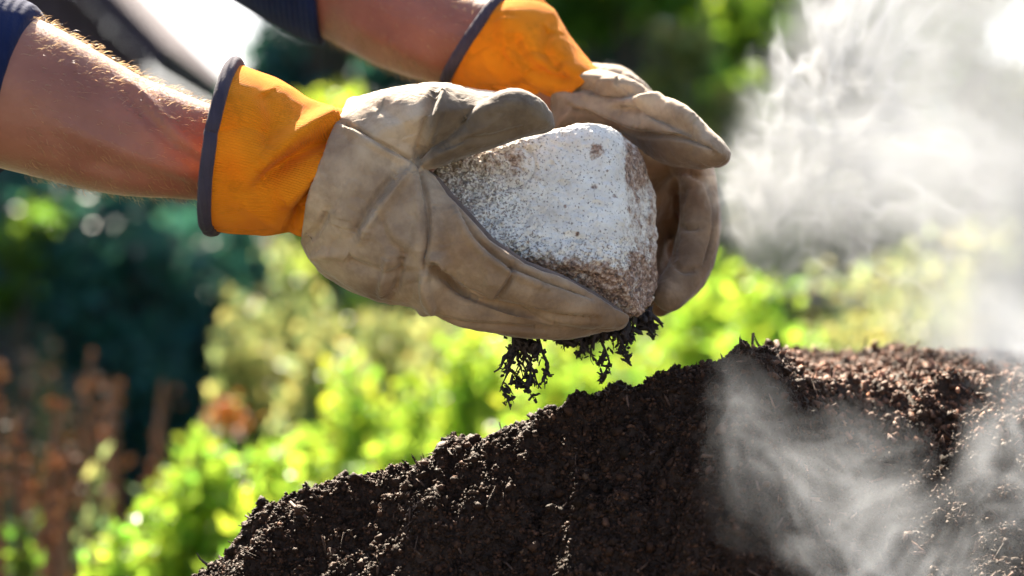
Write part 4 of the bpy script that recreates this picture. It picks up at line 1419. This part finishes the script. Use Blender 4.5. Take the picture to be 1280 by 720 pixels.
# long clipped hedge at the end of the garden
rng = np.random.default_rng(77)
n = 42000
hx = rng.uniform(-4.5, 5.5, n); hz = rng.random(n) * 1.70; hy = 9.3 + rng.normal(0, .16, n) + .1 * np.sin(hx * 5)
v, q, cc = leaf_batch(n, np.stack([hx, hy, hz + .06 * np.sin(hx * 7)], 1), rng.uniform(.05, .11, n), rng, col=tints(rng, n, .5, 1.3, .1), ratio=.6)
hedge = empty('hedge', (0.5, 9.3, 0), 'long dark hedge closing off the end of the garden', 'hedge')
mesh_np('foliage', v, q, ML_DARK, hedge, smooth=False, cols=cc)
a = Acc()
for i in range(26):
    x = -4.3 + i * .38
    v, q = tube([Vector((x, 9.3, -.03)), Vector((x + .05, 9.32, .6)), Vector((x, 9.28, 1.3))], [.035, .025, .01], 6); a.add(v, q)
a.build('stems', M_BARK, hedge)

# ------------------------------------------------------------------ shed with a dark pitched roof
def prism(acc, poly, y0, y1):
    """poly in (x,z), counter-clockwise seen from the camera; as quads."""
    n = len(poly)
    V = [(x, y0, z) for x, z in poly] + [(x, y1, z) for x, z in poly]
    Q = [(i, i + n, (i + 1) % n + n, (i + 1) % n) for i in range(n)]
    if n == 4:
        Q += [(0, 1, 2, 3), (7, 6, 5, 4)]
    elif n == 5:
        Q += [(0, 1, 2, 4), (2, 3, 4, 4), (9, 7, 6, 5)]
    acc.add(np.array(V), np.array(Q))


YS = 7.0
E = P(196, 92, YS)           # eave tip on the right
T0 = P(105, -2, YS)
sl = (T0.z - E.z) / (T0.x - E.x)       # negative: rises to the left
ridge_x = E.x - 1.9; ridge_z = E.z + sl * (ridge_x - E.x)
M_ROOF = plain('roof_felt', (0.055, 0.035, 0.048), 0.85, scale=6, bumpd=0.006)
M_WOOD = plain('shed_boards', (0.065, 0.038, 0.045), 0.85, scale=8, bumpd=0.006)
shed = empty('garden_shed', (ridge_x, YS + 1.2, 0), 'dark garden shed whose steep roof edge slopes down in the top left corner', 'shed')
a = Acc(); th = .09
prism(a, [(E.x, E.z), (E.x + .03, E.z + th * 1.1), (ridge_x, ridge_z + th * 1.5), (ridge_x, ridge_z)], YS, YS + 2.4); a.build('roof', M_ROOF, shed, smooth=False)
a = Acc(); lx = 2 * ridge_x - E.x
prism(a, [(lx, E.z), (ridge_x - .002, ridge_z), (ridge_x - .002, ridge_z + th * 1.5), (lx - .03, E.z + th * 1.1)], YS, YS + 2.4); a.build('roof', M_ROOF, shed, smooth=False)
a = Acc(); wx0 = lx + .05; wx1 = E.x - .05; wz = E.z + sl * (wx1 - E.x) - .01
NB = 28
for i in range(NB):
    xa = wx0 + (wx1 - wx0) * i / NB; xb = wx0 + (wx1 - wx0) * (i + 1) / NB - .008
    f = lambda x: ridge_z + sl * abs(x - ridge_x) - .012
    prism(a, [(xa, 0), (xb, 0), (xb, f(xb)), (xa, f(xa))], YS + .12, YS + .15)
prism(a, [(wx0, 0), (wx1, 0), (wx1, wz - .03), (wx0, wz - .03)], YS + .16, YS + 2.2)
prism(a, [(wx0, wz - .028), (wx1, wz - .028), (ridge_x + .002, ridge_z - .03), (ridge_x - .002, ridge_z - .03)], YS + .16, YS + .2)
a.build('wall', M_WOOD, shed, smooth=False)
a = Acc(); prism(a, [(ridge_x - .45, .02), (ridge_x + .45, .02), (ridge_x + .45, 1.95), (ridge_x - .45, 1.95)], YS + .08, YS + .118); dr = a.build('door', M_WOOD, shed, smooth=False)
a = Acc(); prism(a, [(ridge_x + .34, .95), (ridge_x + .37, .95), (ridge_x + .37, 1.1), (ridge_x + .34, 1.1)], YS + .05, YS + .078); a.build('handle', plain('iron', (.05, .05, .05), .4), dr, smooth=False)

# ------------------------------------------------------------------ ground
m, nt, out = mat('garden_ground')
co = objco(nt)
c = ramp(nt, noise(nt, co, 1.2, 6), [(0.35, (0.045, 0.05, 0.02)), (0.55, (0.05, 0.09, 0.02)), (0.7, (0.07, 0.055, 0.035))])
b = principled(nt, out, c, 0.95); bump(nt, b, noise(nt, co, 30, 6, .7), .8, .02)
gv = np.array([(-90, -40, 0), (90, -40, 0), (90, 160, 0), (-90, 160, 0)], dtype=np.float32)
go = mesh_np('ground', gv, np.array([[0, 1, 2, 3]]), m)
tag(go, 'flat garden soil and grass under the plants', 'ground', kind='structure')

m, nt, out = mat('bounce_gravel')  # added gravel sheet below the view, put in to bounce light upward
co = objco(nt)
c = ramp(nt, noise(nt, co, 60, 5, .7), [(0.3, (0.12, 0.105, 0.085)), (0.7, (0.24, 0.21, 0.17))])
b = principled(nt, out, c, 0.95); bump(nt, b, noise(nt, co, 90, 4, .7), .8, .01)
pv_ = np.array([(-5, -5, .004), (6, -5, .004), (6, .52, .004), (-5, .52, .004)], dtype=np.float32)
tag(mesh_np('bounce_ground', pv_, np.array([[0, 1, 2, 3]]), m), 'gravel path added out of view in front of the heap to bounce light', 'bounce_ground', kind='structure')

# grass tufts
rng = np.random.default_rng(5)
n = 30000
gx = rng.uniform(-5, 5, n); gy = rng.uniform(2.0, 11, n)
L = rng.uniform(.04, .12, n); d = rng.normal(0, .35, (n, 2)); w = rng.normal(0, 1, (n, 2)); w /= np.linalg.norm(w, axis=1, keepdims=True); w *= .004
b0 = np.stack([gx - w[:, 0], gy - w[:, 1], np.zeros(n)], 1); b1 = np.stack([gx + w[:, 0], gy + w[:, 1], np.zeros(n)], 1)
t1 = np.stack([gx + d[:, 0] * L + w[:, 0] * .2, gy + d[:, 1] * L, L], 1); t0 = np.stack([gx + d[:, 0] * L - w[:, 0] * .2, gy + d[:, 1] * L, L], 1)
o = np.arange(n)[:, None] * 4
gr = mesh_np('grass', np.stack([b0, b1, t1, t0], 1).reshape(-1, 3), o + np.array([0, 1, 2, 3]), ML_MID, smooth=False, cols=np.repeat(tints(rng, n), 4, axis=0))
tag(gr, 'short green grass around the garden bed', 'grass', kind='stuff')

# ------------------------------------------------------------------ steam
def steam(name, lo, hi, blobs, dens, label, seed, nscale=9.0, step=0.35, aniso=-0.05, contrast=(0.38, 0.68), fil=1.0, mwarp=0.16, albedo=(.88, .91, .93), warp=.26, base=.12, fillk=.35, ystretch=1.0):
    """closed box whose volume has wisps. blobs: (centre world, radii, weight)."""
    a = Acc(); lo = Vector(lo); hi = Vector(hi)
    v = [(lo.x, lo.y, lo.z), (hi.x, lo.y, lo.z), (hi.x, hi.y, lo.z), (lo.x, hi.y, lo.z), (lo.x, lo.y, hi.z), (hi.x, lo.y, hi.z), (hi.x, hi.y, hi.z), (lo.x, hi.y, hi.z)]
    q = [(0, 3, 2, 1), (4, 5, 6, 7), (0, 1, 5, 4), (1, 2, 6, 5), (2, 3, 7, 6), (3, 0, 4, 7)]
    m, nt, out = mat(name + '_vapour')
    co = objco(nt)
    L = nt.links.new
    # swirl: warp the coordinates twice
    n1 = nd(nt, 'ShaderNodeTexNoise', inp={'Scale': nscale * .55, 'Detail': 1.0}); L(co, n1.inputs['Vector'])
    sub = nd(nt, 'ShaderNodeVectorMath', operation='SUBTRACT'); L(n1.outputs['Color'], sub.inputs[0]); sub.inputs[1].default_value = (.5, .5, .5)
    sca = nd(nt, 'ShaderNodeVectorMath', operation='SCALE'); L(sub.outputs[0], sca.inputs[0]); sca.inputs['Scale'].default_value = warp
    add = nd(nt, 'ShaderNodeVectorMath', operation='ADD'); L(co, add.inputs[0]); L(sca.outputs[0], add.inputs[1])
    off = nd(nt, 'ShaderNodeVectorMath', operation='ADD'); L(add.outputs[0], off.inputs[0]); off.inputs[1].default_value = (seed * 3.1, seed * 1.7, seed)
    ys = nd(nt, 'ShaderNodeVectorMath', operation='MULTIPLY'); L(off.outputs[0], ys.inputs[0]); ys.inputs[1].default_value = (1, ystretch, 1)
    na = noise(nt, ys.outputs[0], nscale, 2, .55)
    nb = noise(nt, ys.outputs[0], nscale * 2.6, 2, .6)
    # thin folded sheets = ridges of the second noise
    rid = math_(nt, 'ABSOLUTE', math_(nt, 'SUBTRACT', nb, 0.5))
    rid = ramp(nt, rid, [(0.0, g(1)), (0.025, g(.5)), (0.09, g(0))])
    body_ = ramp(nt, na, [(contrast[0], g(0)), (contrast[1], g(1))])
    sc2 = nd(nt, 'ShaderNodeVectorMath', operation='SCALE'); L(sub.outputs[0], sc2.inputs[0]); sc2.inputs['Scale'].default_value = mwarp
    add2 = nd(nt, 'ShaderNodeVectorMath', operation='ADD'); L(co, add2.inputs[0]); L(sc2.outputs[0], add2.inputs[1])
    tot = None
    for (c, r, wgt) in blobs:
        s1 = nd(nt, 'ShaderNodeVectorMath', operation='SUBTRACT'); L(add2.outputs[0], s1.inputs[0]); s1.inputs[1].default_value = tuple(c)
        s2 = nd(nt, 'ShaderNodeVectorMath', operation='DIVIDE'); L(s1.outputs[0], s2.inputs[0]); s2.inputs[1].default_value = tuple(r)
        ln = nd(nt, 'ShaderNodeVectorMath', operation='LENGTH'); L(s2.outputs[0], ln.inputs[0])
        f = math_(nt, 'SUBTRACT', 1.0, ln.outputs['Value'], clamp=True)
        f = math_(nt, 'MULTIPLY', math_(nt, 'POWER', f, 1.3), wgt)
        tot = f if tot is None else math_(nt, 'ADD', tot, f)
    wisp = math_(nt, 'ADD', body_, math_(nt, 'MULTIPLY', rid, 0.9 * fil))
    wisp = math_(nt, 'ADD', wisp, base)
    # denser masks fill in, thin masks stay wispy
    fill = math_(nt, 'MULTIPLY', tot, math_(nt, 'MULTIPLY', tot, fillk))
    dn = math_(nt, 'ADD', math_(nt, 'MULTIPLY', wisp, tot), fill)
    dn = math_(nt, 'MULTIPLY', dn, dens)
    pv = nd(nt, 'ShaderNodeVolumePrincipled'); pv.inputs['Color'].default_value = (*albedo, 1); pv.inputs['Anisotropy'].default_value = aniso
    L(dn, pv.inputs['Density']); L(pv.outputs[0], out.inputs['Volume'])
    ob = mesh_np(name, np.array(v), np.array(q), m, smooth=False)
    tag(ob, label, 'steam', kind='stuff')
    ob.visible_shadow = True
    m.cycles.volume_sampling = 'MULTIPLE_IMPORTANCE'
    m.cycles.volume_step_rate = step
    return ob


BS = []
def B_(px, py, Y, rx, ry, rz, w): BS.append((P(px, py, Y), (rx * PXM * Y / D0, ry, rz * PXM * Y / D0), w))
B_(1180, 235, 1.64, 300, .15, 120, .9)
B_(1310, 150, 1.64, 250, .15, 260, .6)
B_(1310, 400, 1.60, 200, .15, 190, 1.5)
B_(1290, 470, 1.52, 150, .07, 130, 1.2)
B_(1250, 20, 1.64, 280, .15, 160, .45)
B_(1120, 150, 1.64, 260, .15, 250, .25)
steam('steam', (P(800, 0, 1.64).x, 1.46, 0.74), (P(1620, 0, 1.64).x, 1.82, 1.46), BS, 8.0, 'thick white steam drifting up behind the heap crest on the right', 1, step=.8, contrast=(.38, .7))
BS = []
B_(1085, 40, 1.38, 130, .05, 190, 1.1)
B_(1010, 150, 1.38, 95, .05, 130, 1.0)
B_(955, 240, 1.38, 80, .05, 110, 1.1)
B_(1090, 200, 1.38, 190, .05, 240, .6)
steam('steam', (P(815, 0, 1.38).x, 1.32, 0.95), (P(1280, 0, 1.38).x, 1.435, 1.24), BS, 23.0, 'wispy curling steam with sharp folds right of the far glove', 3, nscale=10, step=.35, contrast=(.46, .8), fil=2.0, mwarp=.08, warp=.10, base=.12, fillk=.2, ystretch=.45)
BS = []
B_(950, 520, 1.05, 70, .05, 65, .6)
B_(985, 585, 1.05, 90, .05, 70, .9)
B_(1065, 570, 1.05, 90, .05, 90, .9)
B_(1090, 660, 1.05, 110, .05, 80, 1.0)
B_(1180, 720, 1.05, 150, .05, 80, .9)
B_(1270, 590, 1.05, 130, .05, 140, .8)
B_(1310, 450, 1.05, 130, .05, 140, 1.6)
steam('steam', (P(850, 0, 1.05).x, 1.0, 0.80), (P(1480, 0, 1.05).x, 1.10, 1.03), BS, 22.0, 'thin grey steam curling in front of the dark heap slope', 2, nscale=17, step=.5, mwarp=.09, fil=.8, contrast=(.5, .66), warp=.12, base=.0, fillk=.05, ystretch=.5)

# ------------------------------------------------------------------ light, sky, camera
sun_dir = Vector((-0.22, 0.84, 0.91)).normalized()        # towards the sun
elev = math.asin(sun_dir.z)
sd = bpy.data.lights.new('sun', 'SUN'); sd.energy = 5.0; sd.angle = R(0.5); sd.color = (1.0, 0.89, 0.73)
so = bpy.data.objects.new('sun', sd); C.objects.link(so)
so.rotation_euler = sun_dir.to_track_quat('Z', 'Y').to_euler()
w = bpy.data.worlds.new('World'); bpy.context.scene.world = w; w.use_nodes = True
nt = w.node_tree
for n_ in list(nt.nodes): nt.nodes.remove(n_)
out = nt.nodes.new('ShaderNodeOutputWorld'); bg = nt.nodes.new('ShaderNodeBackground'); sky = nt.nodes.new('ShaderNodeTexSky')
sky.sky_type = 'NISHITA'; sky.sun_disc = False; sky.sun_elevation = elev
sky.sun_rotation = math.atan2(sun_dir.x, sun_dir.y); sky.dust_density = 3.0; sky.air_density = 0.8
bg.inputs['Strength'].default_value = 0.062
nt.links.new(sky.outputs[0], bg.inputs[0]); nt.links.new(bg.outputs[0], out.inputs[0])

cam = bpy.data.cameras.new('camera'); co_ = bpy.data.objects.new('camera', cam); C.objects.link(co_)
co_.location = (0, 0, CAMZ); co_.rotation_euler = (R(90), 0, 0)
cam.sensor_width = 36; cam.lens = 36 * D0 / (1280 * PXM); cam.clip_end = 500
cam.dof.use_dof = True; cam.dof.focus_distance = 1.275; cam.dof.aperture_fstop = 4.0
sc = bpy.context.scene
sc.camera = co_
sc.view_settings.view_transform = 'Standard'; sc.view_settings.look = 'None'; sc.view_settings.gamma = 1
sc.view_settings.exposure = 2.35
sc.cycles.use_denoising = True
sc.cycles.use_adaptive_sampling = True; sc.cycles.adaptive_threshold = 0.03
sc.cycles.max_bounces = 6; sc.cycles.volume_bounces = 0; sc.cycles.transparent_max_bounces = 8
sc.cycles.volume_max_steps = 96
